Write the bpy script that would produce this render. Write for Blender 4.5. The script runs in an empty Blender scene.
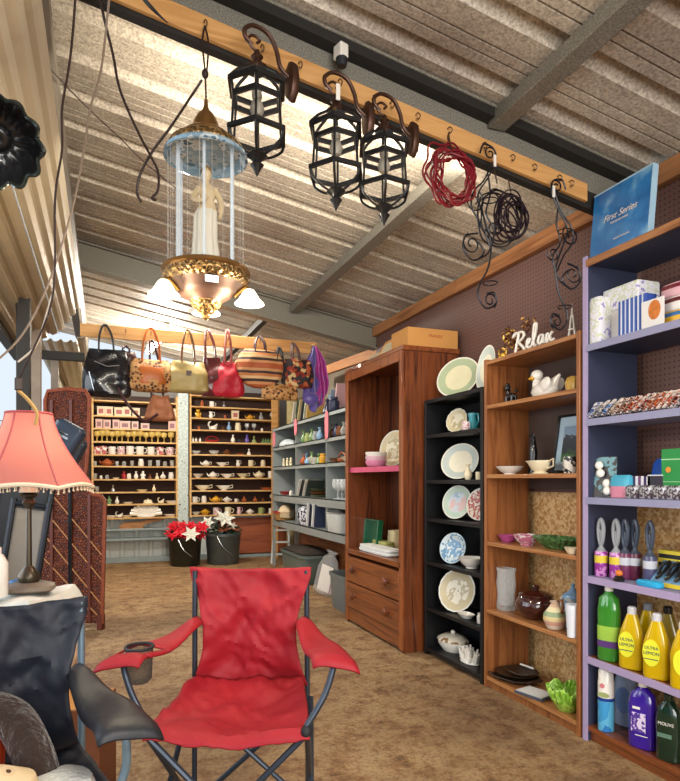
import bpy, bmesh, math, random
from mathutils import Vector, Matrix, Euler, noise
PI = math.pi
random.seed(7)
sc = bpy.context.scene
COL = sc.collection

# ------------------------------------------------------------------ camera
YAW = math.radians(20.8); FPX = 620.0; CAMH = 1.2
cam_data = bpy.data.cameras.new('camera')
cam_data.sensor_fit = 'HORIZONTAL'; cam_data.sensor_width = 36
cam_data.lens = 36 * FPX / 680
cam_data.shift_y = 89.5 / 680
cam_data.clip_start = 0.05
cam = bpy.data.objects.new('camera', cam_data); COL.objects.link(cam)
cam.location = (0, 0, CAMH); cam.rotation_euler = (PI / 2, 0, -YAW)
sc.camera = cam
sc.view_settings.view_transform = 'Standard'
sc.view_settings.look = 'None'
sc.view_settings.gamma = 1
sc.view_settings.exposure = 0.75
sc.cycles.max_bounces = 7
sc.cycles.transparent_max_bounces = 12
sc.cycles.caustics_reflective = False
sc.cycles.caustics_refractive = False
sc.cycles.sample_clamp_indirect = 4

# ------------------------------------------------------------------ world and large lights
w = bpy.data.worlds.new('sky'); sc.world = w; w.use_nodes = True
bg = w.node_tree.nodes['Background']
bg.inputs[0].default_value = (0.80, 0.90, 1.0, 1); bg.inputs[1].default_value = 0.6

def area(name, loc, rot, size, sy, power, col):
    d = bpy.data.lights.new(name, 'AREA'); d.shape = 'RECTANGLE'; d.size = size; d.size_y = sy
    d.energy = power; d.color = col
    o = bpy.data.objects.new(name, d); COL.objects.link(o); o.location = loc; o.rotation_euler = rot
    o['kind'] = 'helper'
    return o
# daylight through the open front of the shed behind the photographer, and through the open left side
area('front_daylight', (0.2, -2.4, 1.5), (math.radians(100), 0, math.radians(-10)), 3.2, 1.9, 88, (1.0, 0.97, 0.92))
area('fill_light_front', (1.05, -0.35, 2.62), (math.radians(14), 0, 0), 1.2, 0.25, 44, (1.0, 0.93, 0.84))  # added fill light above the camera, no fixture modelled
area('left_daylight', (-2.6, 3.4, 1.6), (0, math.radians(-88), 0), 1.8, 4.0, 60, (0.86, 0.93, 1.0))
area('fill_light_mid', (0.75, 5.62, 2.82), (math.radians(10), 0, 0), 1.0, 0.16, 30, (1.0, 0.90, 0.76))  # added fill hidden behind the second beam, brightens the handbags and back

area('fill_light_roof', (0.9, 2.50, 2.64), (math.radians(99), 0, 0), 1.6, 0.12, 19, (1.0, 0.90, 0.74))  # unseen fill added behind the first rafter to brighten the roof sheets

def pointlight(name, loc, power, col, r=0.03):
    d = bpy.data.lights.new(name, 'POINT'); d.energy = power; d.color = col; d.shadow_soft_size = r
    o = bpy.data.objects.new(name, d); COL.objects.link(o); o.location = loc; o['kind'] = 'helper'
    return o

# ------------------------------------------------------------------ where things stand
CY, SY = math.cos(YAW), math.sin(YAW)
def c2w(xc, zc): return (xc * CY + zc * SY, -xc * SY + zc * CY)
def dirp(px): return c2w((px - 340) / FPX, 1.0)
def at_X(px, X):
    d = dirp(px); return X / d[0] * d[1]          # -> Y on the plane X
def at_Y(px, Y):
    d = dirp(px); return Y / d[1] * d[0]          # -> X on the plane Y
def depth(X, Y): return X * SY + Y * CY
def hgt(py, X, Y): return CAMH + (480 - py) * depth(X, Y) / FPX
def pt(px, py, zc):
    x, y = c2w((px - 340) * zc / FPX, zc)
    return Vector((x, y, CAMH + (480 - py) * zc / FPX))

# ------------------------------------------------------------------ materials
MATS = {}
def nt(name):
    m = bpy.data.materials.new(name); m.use_nodes = True
    n = m.node_tree.nodes; l = m.node_tree.links
    return m, n, l, n['Principled BSDF']
def hexc(h):
    h = h.lstrip('#'); c = [int(h[i:i + 2], 16) / 255 for i in (0, 2, 4)]
    return tuple((x / 12.92 if x <= .04045 else ((x + .055) / 1.055) ** 2.4) for x in c) + (1,)
def mat(name, col, rough=.5, metal=0, var=.12, scale=12, bump=0, bscale=40, coat=0, trans=0, ior=1.45, sheen=0):
    if name in MATS: return MATS[name]
    m, n, l, b = nt(name)
    c = hexc(col) if isinstance(col, str) else tuple(col) + (1,)
    tc = n.new('ShaderNodeTexCoord'); no = n.new('ShaderNodeTexNoise')
    no.inputs['Scale'].default_value = scale; no.inputs['Detail'].default_value = 4
    l.new(tc.outputs['Object'], no.inputs['Vector'])
    mx = n.new('ShaderNodeMix'); mx.data_type = 'RGBA'
    mx.inputs[6].default_value = tuple(x * (1 - var) for x in c[:3]) + (1,)
    mx.inputs[7].default_value = tuple(min(1, x * (1 + var)) for x in c[:3]) + (1,)
    l.new(no.outputs['Fac'], mx.inputs[0]); l.new(mx.outputs[2], b.inputs['Base Color'])
    b.inputs['Roughness'].default_value = rough; b.inputs['Metallic'].default_value = metal
    b.inputs['Coat Weight'].default_value = coat
    b.inputs['Transmission Weight'].default_value = trans; b.inputs['IOR'].default_value = ior
    if sheen: b.inputs['Sheen Weight'].default_value = sheen
    if bump:
        n2 = n.new('ShaderNodeTexNoise'); n2.inputs['Scale'].default_value = bscale; n2.inputs['Detail'].default_value = 5
        l.new(tc.outputs['Object'], n2.inputs['Vector'])
        bp = n.new('ShaderNodeBump'); bp.inputs['Strength'].default_value = bump; bp.inputs['Distance'].default_value = .02
        l.new(n2.outputs['Fac'], bp.inputs['Height']); l.new(bp.outputs[0], b.inputs['Normal'])
    MATS[name] = m; return m
def ramp(n, stops, interp='LINEAR'):
    r = n.new('ShaderNodeValToRGB'); r.color_ramp.interpolation = interp
    e = r.color_ramp.elements
    while len(e) < len(stops): e.new(.5)
    for i, (p, c) in enumerate(stops):
        e[i].position = p; e[i].color = hexc(c) if isinstance(c, str) else c
    return r
def wood(name, c1, c2, axis='Z', scale=14, rough=.45, stretch=.08, coat=.15):
    if name in MATS: return MATS[name]
    m, n, l, b = nt(name)
    tc = n.new('ShaderNodeTexCoord'); mp = n.new('ShaderNodeMapping')
    s = {'X': (stretch, 1, 1), 'Y': (1, stretch, 1), 'Z': (1, 1, stretch)}[axis]
    mp.inputs['Scale'].default_value = s
    no = n.new('ShaderNodeTexNoise'); no.inputs['Scale'].default_value = scale * 2; no.inputs['Detail'].default_value = 6
    no.inputs['Distortion'].default_value = 1.2
    r = ramp(n, [(.32, c1), (.5, c2), (.66, c1)])
    l.new(tc.outputs['Object'], mp.inputs[0]); l.new(mp.outputs[0], no.inputs['Vector'])
    l.new(no.outputs['Fac'], r.inputs[0]); l.new(r.outputs[0], b.inputs['Base Color'])
    bp = n.new('ShaderNodeBump'); bp.inputs['Strength'].default_value = .15; bp.inputs['Distance'].default_value = .01
    l.new(no.outputs['Fac'], bp.inputs['Height']); l.new(bp.outputs[0], b.inputs['Normal'])
    b.inputs['Roughness'].default_value = rough; b.inputs['Coat Weight'].default_value = coat
    MATS[name] = m; return m
def stripes(name, cols, axis='X', freq=10, rough=.6, interp='CONSTANT'):
    """repeating bands of colour along one object axis"""
    if name in MATS: return MATS[name]
    m, n, l, b = nt(name)
    tc = n.new('ShaderNodeTexCoord'); sp = n.new('ShaderNodeSeparateXYZ'); l.new(tc.outputs['Object'], sp.inputs[0])
    mu = n.new('ShaderNodeMath'); mu.operation = 'MULTIPLY'; mu.inputs[1].default_value = freq
    l.new(sp.outputs[axis], mu.inputs[0])
    fr = n.new('ShaderNodeMath'); fr.operation = 'FRACT'; l.new(mu.outputs[0], fr.inputs[0])
    k = len(cols); r = ramp(n, [(i / k, c) for i, c in enumerate(cols)], interp)
    l.new(fr.outputs[0], r.inputs[0]); l.new(r.outputs[0], b.inputs['Base Color']); b.inputs['Roughness'].default_value = rough
    MATS[name] = m; return m
def blotch(name, cols, scale=20, rough=.5, kind='noise', bump=0, coat=0, metal=0):
    """hard-edged pattern: printed fabric, floral transfer, leopard, chipboard"""
    if name in MATS: return MATS[name]
    m, n, l, b = nt(name)
    tc = n.new('ShaderNodeTexCoord')
    if kind == 'noise':
        t = n.new('ShaderNodeTexNoise'); t.inputs['Detail'].default_value = 3; out = t.outputs['Fac']
        st = [(.25 + .5 * i / len(cols), c) for i, c in enumerate(cols)]
    else:
        t = n.new('ShaderNodeTexVoronoi'); out = t.outputs['Color'] if kind == 'cell' else t.outputs['Distance']
        st = [(i / len(cols) * (1 if kind == 'cell' else .7), c) for i, c in enumerate(cols)]
    t.inputs['Scale'].default_value = scale
    l.new(tc.outputs['Object'], t.inputs['Vector'])
    if kind == 'cell':
        sp = n.new('ShaderNodeSeparateColor'); l.new(out, sp.inputs[0]); out = sp.outputs[0]
    r = ramp(n, st, 'CONSTANT')
    l.new(out, r.inputs[0]); l.new(r.outputs[0], b.inputs['Base Color'])
    b.inputs['Roughness'].default_value = rough; b.inputs['Coat Weight'].default_value = coat; b.inputs['Metallic'].default_value = metal
    if bump:
        bp = n.new('ShaderNodeBump'); bp.inputs['Strength'].default_value = bump; bp.inputs['Distance'].default_value = .01
        l.new(out, bp.inputs['Height']); l.new(bp.outputs[0], b.inputs['Normal'])
    MATS[name] = m; return m
def glow(name, col, strength, base=(.9, .9, .85)):
    if name in MATS: return MATS[name]
    m, n, l, b = nt(name)
    b.inputs['Base Color'].default_value = tuple(base) + (1,)
    b.inputs['Emission Color'].default_value = tuple(col) + (1,); b.inputs['Emission Strength'].default_value = strength
    MATS[name] = m; return m
def glass(name, col=(1, 1, 1), alpha=.22, rough=.05, edge=.55):
    """thin-walled clear glass: see-through with a reflecting skin"""
    if name in MATS: return MATS[name]
    m, n, l, b = nt(name)
    b.inputs['Base Color'].default_value = tuple(col) + (1,); b.inputs['Roughness'].default_value = rough
    fr = n.new('ShaderNodeLayerWeight'); fr.inputs[0].default_value = .35
    mr = n.new('ShaderNodeMapRange'); mr.inputs[3].default_value = alpha; mr.inputs[4].default_value = min(1, alpha + edge)
    l.new(fr.outputs['Facing'], mr.inputs[0]); l.new(mr.outputs[0], b.inputs['Alpha'])
    b.inputs['Specular IOR Level'].default_value = .8
    MATS[name] = m; return m

# ------------------------------------------------------------------ mesh builder
class MB:
    def __init__(s): s.v = []; s.f = []; s.m = []; s.cur = 0; s.T = Matrix.Identity(4)
    def add(s, vs, fs):
        b = len(s.v); s.v += [tuple(s.T @ Vector(p)) for p in vs]
        s.f += [tuple(b + i for i in f) for f in fs]; s.m += [s.cur] * len(fs); return s
    def box(s, x0, x1, y0, y1, z0, z1):
        v = [(x, y, z) for z in (z0, z1) for y in (y0, y1) for x in (x0, x1)]
        return s.add(v, [(0, 2, 3, 1), (4, 5, 7, 6), (0, 1, 5, 4), (2, 6, 7, 3), (0, 4, 6, 2), (1, 3, 7, 5)])
    def obox(s, c, size, rot=(0, 0, 0)):
        o = s.T; s.T = o @ Matrix.Translation(c) @ Euler(rot).to_matrix().to_4x4()
        a, b, d = (q / 2 for q in size); s.box(-a, a, -b, b, -d, d); s.T = o; return s
    def loft(s, rings, n=16, ex=2.0, cap=(True, True), flute=0, fa=0):
        """rings of (z, half width x, half depth y[, cx, cy]); superellipse sections"""
        vs = []
        for r in rings:
            z, a, b = r[:3]; cx, cy = (r[3], r[4]) if len(r) > 3 else (0, 0)
            for i in range(n):
                t = 2 * PI * i / n; c, q = math.cos(t), math.sin(t)
                k = 1 + (fa * math.cos(flute * t) if flute else 0)
                vs.append((cx + a * k * math.copysign(abs(c) ** (2 / ex), c), cy + b * k * math.copysign(abs(q) ** (2 / ex), q), z))
        fs = []
        for j in range(len(rings) - 1):
            for i in range(n):
                k = (i + 1) % n; fs.append((j * n + i, j * n + k, (j + 1) * n + k, (j + 1) * n + i))
        if cap[0]: fs.append(tuple(reversed(range(n))))
        if cap[1]: fs.append(tuple((len(rings) - 1) * n + i for i in range(n)))
        return s.add(vs, fs)
    def lathe(s, prof, n=20, cap=(True, True), **k):
        return s.loft([(z, max(r, 1e-4), max(r, 1e-4)) for r, z in prof], n, 2.0, cap, **k)
    def tube(s, pts, r, n=6, closed=False):
        pts = [Vector(p) for p in pts]; m = len(pts); vs = []; fs = []
        if m < 2: return s
        tan = []
        for i in range(m):
            a = pts[(i - 1) % m] if (closed or i > 0) else pts[0]; b = pts[(i + 1) % m] if (closed or i < m - 1) else pts[-1]
            t = b - a; tan.append(t.normalized() if t.length > 1e-9 else Vector((0, 0, 1)))
        up = Vector((0, 0, 1)) if abs(tan[0].z) < .9 else Vector((1, 0, 0))
        nrm = tan[0].cross(up).normalized()
        for i in range(m):
            nrm = (nrm - tan[i] * nrm.dot(tan[i]))
            nrm = nrm.normalized() if nrm.length > 1e-6 else tan[i].orthogonal().normalized()
            bi = tan[i].cross(nrm); rr = r[i] if isinstance(r, (list, tuple)) else r
            for k in range(n):
                a = 2 * PI * k / n; vs.append(pts[i] + (nrm * math.cos(a) + bi * math.sin(a)) * rr)
        for i in range(m if closed else m - 1):
            j = (i + 1) % m
            for k in range(n):
                q = (k + 1) % n; fs.append((i * n + k, i * n + q, j * n + q, j * n + k))
        if not closed: fs += [tuple(reversed(range(n))), tuple((m - 1) * n + k for k in range(n))]
        return s.add(vs, fs)
    def prism(s, out, y0, y1):
        """outline in x,z extruded along y"""
        n = len(out); vs = [(x, y0, z) for x, z in out] + [(x, y1, z) for x, z in out]
        fs = [tuple(range(n)), tuple(reversed(range(n, 2 * n)))] + [(i, i + n, (i + 1) % n + n, (i + 1) % n) for i in range(n)]
        return s.add(vs, fs)
    def grid(s, fn, nu, nv):
        vs = [fn(u / nu, v / nv) for v in range(nv + 1) for u in range(nu + 1)]
        fs = [(v * (nu + 1) + u, v * (nu + 1) + u + 1, (v + 1) * (nu + 1) + u + 1, (v + 1) * (nu + 1) + u) for v in range(nv) for u in range(nu)]
        return s.add(vs, fs)
    def ball(s, c, r, n=12, rings=7):
        c = Vector(c); r = (r, r, r) if not isinstance(r, (tuple, list)) else r
        rr = [(c.z + r[2] * math.sin(-PI / 2 + PI * i / rings), r[0] * max(.02, math.cos(-PI / 2 + PI * i / rings)), r[1] * max(.02, math.cos(-PI / 2 + PI * i / rings)), c.x, c.y) for i in range(rings + 1)]
        return s.loft(rr, n)
    def mesh(s, name, mats, smooth):
        me = bpy.data.meshes.new(name); me.from_pydata(s.v, [], s.f); me.update()
        for mm in (mats if isinstance(mats, (list, tuple)) else [mats]): me.materials.append(mm)
        me.polygons.foreach_set('material_index', s.m)
        bm = bmesh.new(); bm.from_mesh(me); bmesh.ops.recalc_face_normals(bm, faces=bm.faces); bm.to_mesh(me); bm.free()
        if smooth: me.shade_smooth(); me.set_sharp_from_angle(angle=math.radians(38))
        return me
    def build(s, name, mats, parent=None, smooth=True, bevel=0, solid=0, sub=0, loc=None):
        o = bpy.data.objects.new(name, s.mesh(name, mats, smooth)); COL.objects.link(o)
        if parent: o.parent = parent
        if loc: o.location = loc
        if solid:
            q = o.modifiers.new('t', 'SOLIDIFY'); q.thickness = solid; q.offset = 0
        if bevel:
            q = o.modifiers.new('b', 'BEVEL'); q.width = bevel; q.segments = 2; q.limit_method = 'ANGLE'
        if sub:
            q = o.modifiers.new('s', 'SUBSURF'); q.levels = sub; q.render_levels = sub
        return o

def smoothpts(pts, k=6, closed=False):
    pts = [Vector(p) for p in pts]; n = len(pts); out = []
    for i in range(n if closed else n - 1):
        if closed: p = [pts[(i + q) % n] for q in (-1, 0, 1, 2)]
        else: p = [pts[max(0, min(n - 1, i + q))] for q in (-1, 0, 1, 2)]
        for j in range(k):
            t = j / k
            out.append(.5 * ((2 * p[1]) + (p[2] - p[0]) * t + (2 * p[0] - 5 * p[1] + 4 * p[2] - p[3]) * t * t + (3 * p[1] - p[0] - 3 * p[2] + p[3]) * t ** 3))
    if not closed: out.append(pts[-1])
    return out
def tag(o, label, cat, group=None):
    o['label'] = label; o['category'] = cat
    if group: o['group'] = group
    return o
def struct(o): o['kind'] = 'structure'; return o
def thing(name, label, cat, loc=(0, 0, 0), rz=0, group=None):
    o = bpy.data.objects.new(name, None); COL.objects.link(o); o.empty_display_size = .05
    o.location = loc; o.rotation_euler = (0, 0, rz); return tag(o, label, cat, group)
def dup(o, loc, rz=None, label=None, parent=None):
    c = o.copy(); COL.objects.link(c)
    if parent is None:
        c.location = loc
        if rz is not None: c.rotation_euler = (0, 0, rz)
        if label: c['label'] = label
    else: c.parent = parent
    for ch in list(o.children): dup(ch, None, parent=c)
    return c
def text(body, size, m, parent, loc, rot=(PI / 2, 0, 0), ext=.0006, name='lettering', shear=0, align='CENTER'):
    d = bpy.data.curves.new(name, 'FONT'); d.body = body; d.size = size; d.extrude = ext; d.align_x = align; d.align_y = 'CENTER'; d.shear = shear
    d.materials.append(m); tmp = bpy.data.objects.new('tmp', d); COL.objects.link(tmp)
    dg = bpy.context.evaluated_depsgraph_get(); dg.update()
    me = bpy.data.meshes.new_from_object(tmp.evaluated_get(dg)); bpy.data.objects.remove(tmp); bpy.data.curves.remove(d)
    if not me.materials: me.materials.append(m)
    o = bpy.data.objects.new(name, me); COL.objects.link(o); o.parent = parent; o.location = loc; o.rotation_euler = rot
    return o

# common materials
WHITE = mat('white_glaze', '#e9e4da', .22, coat=.4, var=.04)
CREAM = mat('cream_glaze', '#e3d6b4', .25, coat=.4, var=.06)
GREYW = mat('warm_grey', '#a9a294', .5)
BLACK = mat('black_gloss', '#141416', .25, coat=.3)
BLKM = mat('black_matte', '#1b1c20', .65)
YEL = mat('yellow_glaze', '#d09a2c', .25, coat=.4)
TERRA = mat('terracotta', '#a8552a', .5)
BROWNG = mat('brown_glaze', '#3a1712', .12, coat=.8, var=.2)
BLUEG = mat('blue_glaze', '#7fa3c4', .25, coat=.4)
REDG = mat('red_glaze', '#a6222c', .35, coat=.2)
PINKG = mat('pink_glaze', '#d884a8', .3, coat=.3)
GREENG = mat('green_glaze', '#6c8a58', .3, coat=.3)
PURG = mat('purple_glass', '#6a58a8', .2, coat=.4)
CLEAR = glass('clear_glass', (.85, .9, .92), .18)
AMBER = glass('amber_glass', (.85, .62, .18), .5)
GOLD = mat('aged_gold', '#a87835', .38, metal=.75, var=.3, scale=60)
STEEL = mat('painted_steel', '#3c4450', .35, metal=.5)
GALV = blotch('galvanised', ['#6a675f', '#7a766c', '#8b877b', '#9b968a'], 160, .5, 'noise', metal=.25)
PINE = wood('pine', '#b98448', '#d4a062', 'X', 8, .6, .06, 0)
PINEY = wood('pine_y', '#b0713a', '#c98a50', 'Y', 8, .6, .06, 0)
# ================================================================== SETTING
def roofz(x): return 2.65 + .18 * (2.4 - x)
# floor: worn earth-toned concrete
m, n, l, b = nt('floor_concrete')
tc = n.new('ShaderNodeTexCoord')
n1 = n.new('ShaderNodeTexNoise'); n1.inputs['Scale'].default_value = 1.3; n1.inputs['Detail'].default_value = 8; n1.inputs['Roughness'].default_value = .7
n2 = n.new('ShaderNodeTexNoise'); n2.inputs['Scale'].default_value = 45; n2.inputs['Detail'].default_value = 6; n2.inputs['Roughness'].default_value = .8
n3 = n.new('ShaderNodeTexNoise'); n3.inputs['Scale'].default_value = 7; n3.inputs['Detail'].default_value = 10; n3.inputs['Roughness'].default_value = .85
for q in (n1, n2, n3): l.new(tc.outputs['Object'], q.inputs['Vector'])
r1 = ramp(n, [(.3, '#735a3c'), (.48, '#987a54'), (.7, '#b3966c')]); l.new(n1.outputs['Fac'], r1.inputs[0])
r2 = ramp(n, [(.34, '#4a3826'), (.52, '#ffffff'), (.72, '#ffffff')]); l.new(n2.outputs['Fac'], r2.inputs[0])
r3 = ramp(n, [(.38, '#5e3a1e'), (.45, '#c49c72'), (.53, '#ffffff')]); l.new(n3.outputs['Fac'], r3.inputs[0])
mx = n.new('ShaderNodeMix'); mx.data_type = 'RGBA'; mx.blend_type = 'MULTIPLY'; mx.inputs[0].default_value = .6
l.new(r1.outputs[0], mx.inputs[6]); l.new(r2.outputs[0], mx.inputs[7])
mx2 = n.new('ShaderNodeMix'); mx2.data_type = 'RGBA'; mx2.blend_type = 'MULTIPLY'; mx2.inputs[0].default_value = .75
l.new(mx.outputs[2], mx2.inputs[6]); l.new(r3.outputs[0], mx2.inputs[7]); l.new(mx2.outputs[2], b.inputs['Base Color'])
b.inputs['Roughness'].default_value = .8
bp = n.new('ShaderNodeBump'); bp.inputs['Strength'].default_value = .35; bp.inputs['Distance'].default_value = .02
l.new(n2.outputs['Fac'], bp.inputs['Height']); l.new(bp.outputs[0], b.inputs['Normal'])
FLOOR = m
struct(MB().box(-6, 3.0, -4, 10.2, -.08, 0).build('floor', FLOOR, smooth=False))

# corrugated sheets: profile along one axis
def corr(u, pitch=.22, hgt_=.028, top=.3):
    t = (u / pitch) % 1.0
    if t < .12: return hgt_ * t / .12
    if t < top: return hgt_
    if t < top + .12: return hgt_ * (1 - (t - top) / .12)
    if .62 < t < .66 or .8 < t < .84: return hgt_ * .18
    return 0
ROOFM, n, l, b = nt('roof_sheet')
tc = n.new('ShaderNodeTexCoord')
n1 = n.new('ShaderNodeTexNoise'); n1.inputs['Scale'].default_value = 80; n1.inputs['Detail'].default_value = 5; n1.inputs['Roughness'].default_value = .7
n2 = n.new('ShaderNodeTexNoise'); n2.inputs['Scale'].default_value = 1.6; n2.inputs['Detail'].default_value = 4
for q in (n1, n2): l.new(tc.outputs['Object'], q.inputs['Vector'])
r1 = ramp(n, [(.32, '#8a8379'), (.47, '#bab2a6'), (.62, '#dcd4c6')]); l.new(n1.outputs['Fac'], r1.inputs[0])
r2 = ramp(n, [(.38, '#9c8878'), (.6, '#f8f2e8')]); l.new(n2.outputs['Fac'], r2.inputs[0])
mx = n.new('ShaderNodeMix'); mx.data_type = 'RGBA'; mx.blend_type = 'MULTIPLY'; mx.inputs[0].default_value = .55
l.new(r1.outputs[0], mx.inputs[6]); l.new(r2.outputs[0], mx.inputs[7]); l.new(mx.outputs[2], b.inputs['Base Color'])
b.inputs['Roughness'].default_value = .5; b.inputs['Metallic'].default_value = .1
def breaks(a, b_, pitch, top=.3):
    us = []; k = math.floor(a / pitch)
    while k * pitch < b_:
        for t in (0, .12, top, top + .12, .619, .621, .659, .661, .799, .801, .839, .841):
            u = (k + t) * pitch
            if a <= u <= b_: us.append(u)
        k += 1
    return [a] + us + [b_]
mb = MB(); ys = breaks(-1.8, 9.15, .30, .17)
vs = []; xs = [-.75, .4, 1.6, 2.9]
for y in ys:
    for x in xs: vs.append((x, y, roofz(x) + .012 + corr(y, .30, .05, .17)))
k = len(xs); fs = [(i * k + j, i * k + j + 1, (i + 1) * k + j + 1, (i + 1) * k + j) for i in range(len(ys) - 1) for j in range(k - 1)]
mb.add(vs, fs); struct(mb.build('ceiling', ROOFM, smooth=False, solid=.002))

# steel framing below the sheets
def slope_beam(name, y0, y1, top, bot, m, x0=-.3, x1=2.4):
    mb = MB(); v = []
    for x in (x0, x1):
        for y, d in ((y0, top), (y1, top), (y1, bot), (y0, bot)): v.append((x, y, roofz(x) - d))
    mb.add(v, [(0, 1, 2, 3), (7, 6, 5, 4), (0, 4, 5, 1), (1, 5, 6, 2), (2, 6, 7, 3), (3, 7, 4, 0)])
    return mb
DARKST_SHADE = mat('dark_steel_and_shade', '#2a2826', .6, metal=.3)
def rafter(y):
    r = slope_beam('b', y, y + .012, 0, .2, GALV); r.cur = 0
    for a in (slope_beam('b', y - .0, y + .075, .19, .2, GALV), slope_beam('b', y - .065, y + .075, -.0, .012, GALV)):
        r.add(a.v, a.f)
    r.cur = 1; a = slope_beam('b', y - .06, y - .001, .012, .05, GALV); r.add(a.v, a.f)  # dark strip: shadow under the top flange, put in as colour
    return struct(r.build('trim_1', [GALV, DARKST_SHADE], smooth=False))
rafter(2.30)
r = slope_beam('b', 5.40, 5.43, .0, .20, GALV, -.3, 2.42)
for q in ((5.36, 5.47, .0, .012), (5.36, 5.47, .19, .205)):
    a = slope_beam('b', *q, GALV, -.3, 2.42); r.add(a.v, a.f)
struct(r.build('trim_2', GALV, smooth=False))
# purlin along the shed and the eave beam on the left
def ybeam(x, w_, h_, y0, y1, off, m, name):
    mb = MB(); mb.box(x - w_ / 2, x + w_ / 2, y0, y1, roofz(x) - off - h_, roofz(x) - off)
    return struct(mb.build(name, m, smooth=False, bevel=.004))
ybeam(1.60, .085, .06, -1.5, 2.29, .005, GALV, 'trim_3')
ybeam(1.60, .085, .06, 2.38, 5.35, .03, GALV, 'trim_4')
ybeam(1.45, .06, .06, 5.48, 8.5, .03, DARKST_SHADE, 'trim_5')
ybeam(-.30, .07, .14, -1.5, 8.4, .03, mat('brown_steel', '#5a5148', .6, metal=.3, bump=.2), 'trim_6')
# timber plate along the top of the right wall
PLATE = wood('plate_timber', '#80502c', '#aa7448', 'Y', 9, .65, .05, 0)
mb = MB(); mb.box(2.375, 2.42, -1.5, 3.9, 2.555, 2.65); mb.box(2.378, 2.42, 3.905, 5.4, 2.56, 2.652)
struct(mb.build('trim_7', PLATE, smooth=False, bevel=.004))

# right wall: pegboard above, chipboard below
PEG, n, l, b = nt('pegboard')
tc = n.new('ShaderNodeTexCoord'); sp = n.new('ShaderNodeSeparateXYZ'); l.new(tc.outputs['Object'], sp.inputs[0])
def fr(sock):
    a = n.new('ShaderNodeMath'); a.operation = 'MULTIPLY'; a.inputs[1].default_value = 39.4; l.new(sock, a.inputs[0])
    f = n.new('ShaderNodeMath'); f.operation = 'FRACT'; l.new(a.outputs[0], f.inputs[0])
    s_ = n.new('ShaderNodeMath'); s_.operation = 'SUBTRACT'; s_.inputs[1].default_value = .5; l.new(f.outputs[0], s_.inputs[0])
    p = n.new('ShaderNodeMath'); p.operation = 'POWER'; p.inputs[1].default_value = 2; l.new(s_.outputs[0], p.inputs[0]); return p.outputs[0]
ad = n.new('ShaderNodeMath'); ad.operation = 'ADD'; l.new(fr(sp.outputs['Y']), ad.inputs[0]); l.new(fr(sp.outputs['Z']), ad.inputs[1])
r = ramp(n, [(0, '#1c0f0c'), (.02, '#6a4c44')], 'CONSTANT'); l.new(ad.outputs[0], r.inputs[0]); l.new(r.outputs[0], b.inputs['Base Color'])
b.inputs['Roughness'].default_value = .6
OSB = blotch('chipboard', ['#c4945a', '#d4aa70', '#e0ba84', '#b8844c', '#e4c28c', '#cfa066'], 75, .7, 'cell', bump=.1)
struct(MB().box(2.42, 2.46, -1.5, 5.4, 1.13, 2.62).build('wall_right', PEG, smooth=False))
struct(MB().box(2.42, 2.46, -1.5, 5.4, 0, 1.13).build('wall_right', OSB, smooth=False))
PLYG = mat('grey_beige_board', '#8d8272', .7, var=.08, scale=3)
struct(MB().box(2.78, 2.82, 5.36, 9.6, 0, 2.62).box(2.46, 2.78, 5.36, 5.40, 0, 2.6).build('wall_right', PLYG, smooth=False))
# short timber fixed under the roof in the far corner
mb = MB(); mb.obox((2.50, 6.6, 2.50), (.05, 1.9, .1), (0, 0, .12)); struct(mb.build('trim_8', PINEY, smooth=False))

# back wall, pale corrugated sheet with dark board on its upper part
PALEW = mat('pale_sheet', '#dde2de', .6, var=.12, scale=3, bump=.1)
mb = MB(); xs = breaks(-.5, 2.8, .2); vs = []
for x in xs:
    for z in (0, .66): vs.append((x, 9.62 - corr(x, .2, .025), z))
mb.add(vs, [(2 * i, 2 * i + 2, 2 * i + 3, 2 * i + 1) for i in range(len(xs) - 1)])
struct(mb.build('wall_back', PALEW, smooth=False, solid=.003))
BOARDW = mat('grey_board', '#7a7772', .75, var=.15, scale=2)
mb = MB(); mb.prism([(-.5, .66), (2.8, .66), (2.8, roofz(2.8) + .16), (-.5, roofz(-.5) - .06)], 9.6, 9.64)
struct(mb.build('wall_back', BOARDW, smooth=False))
mb = MB(); mb.box(-.4, 1.15, 9.40, 9.59, .47, .50).box(-.4, 1.15, 9.36, 9.59, .33, .36).box(-.4, 2.7, 9.5, 9.59, 0, .07)
struct(mb.build('trim_9', mat('ledge_grey', '#8c989a', .6), smooth=False, bevel=.004))
mb = MB(); mb.box(1.62, 2.7, 9.50, 9.53, .05, .62); struct(mb.build('wall_back_panel', wood('red_ply', '#7e3c1e', '#9c5230', 'X', 5, .6), smooth=False))
mb = MB(); mb.box(1.01, 1.16, 9.36, 9.45, 0, 2.95); struct(mb.build('trim_10', blotch('peeling_paint', ['#6d5a48', '#c9d4cf', '#b4c2c0', '#c9d4cf', '#9fb0ae'], 14, .7), smooth=False, bevel=.006))

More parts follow.
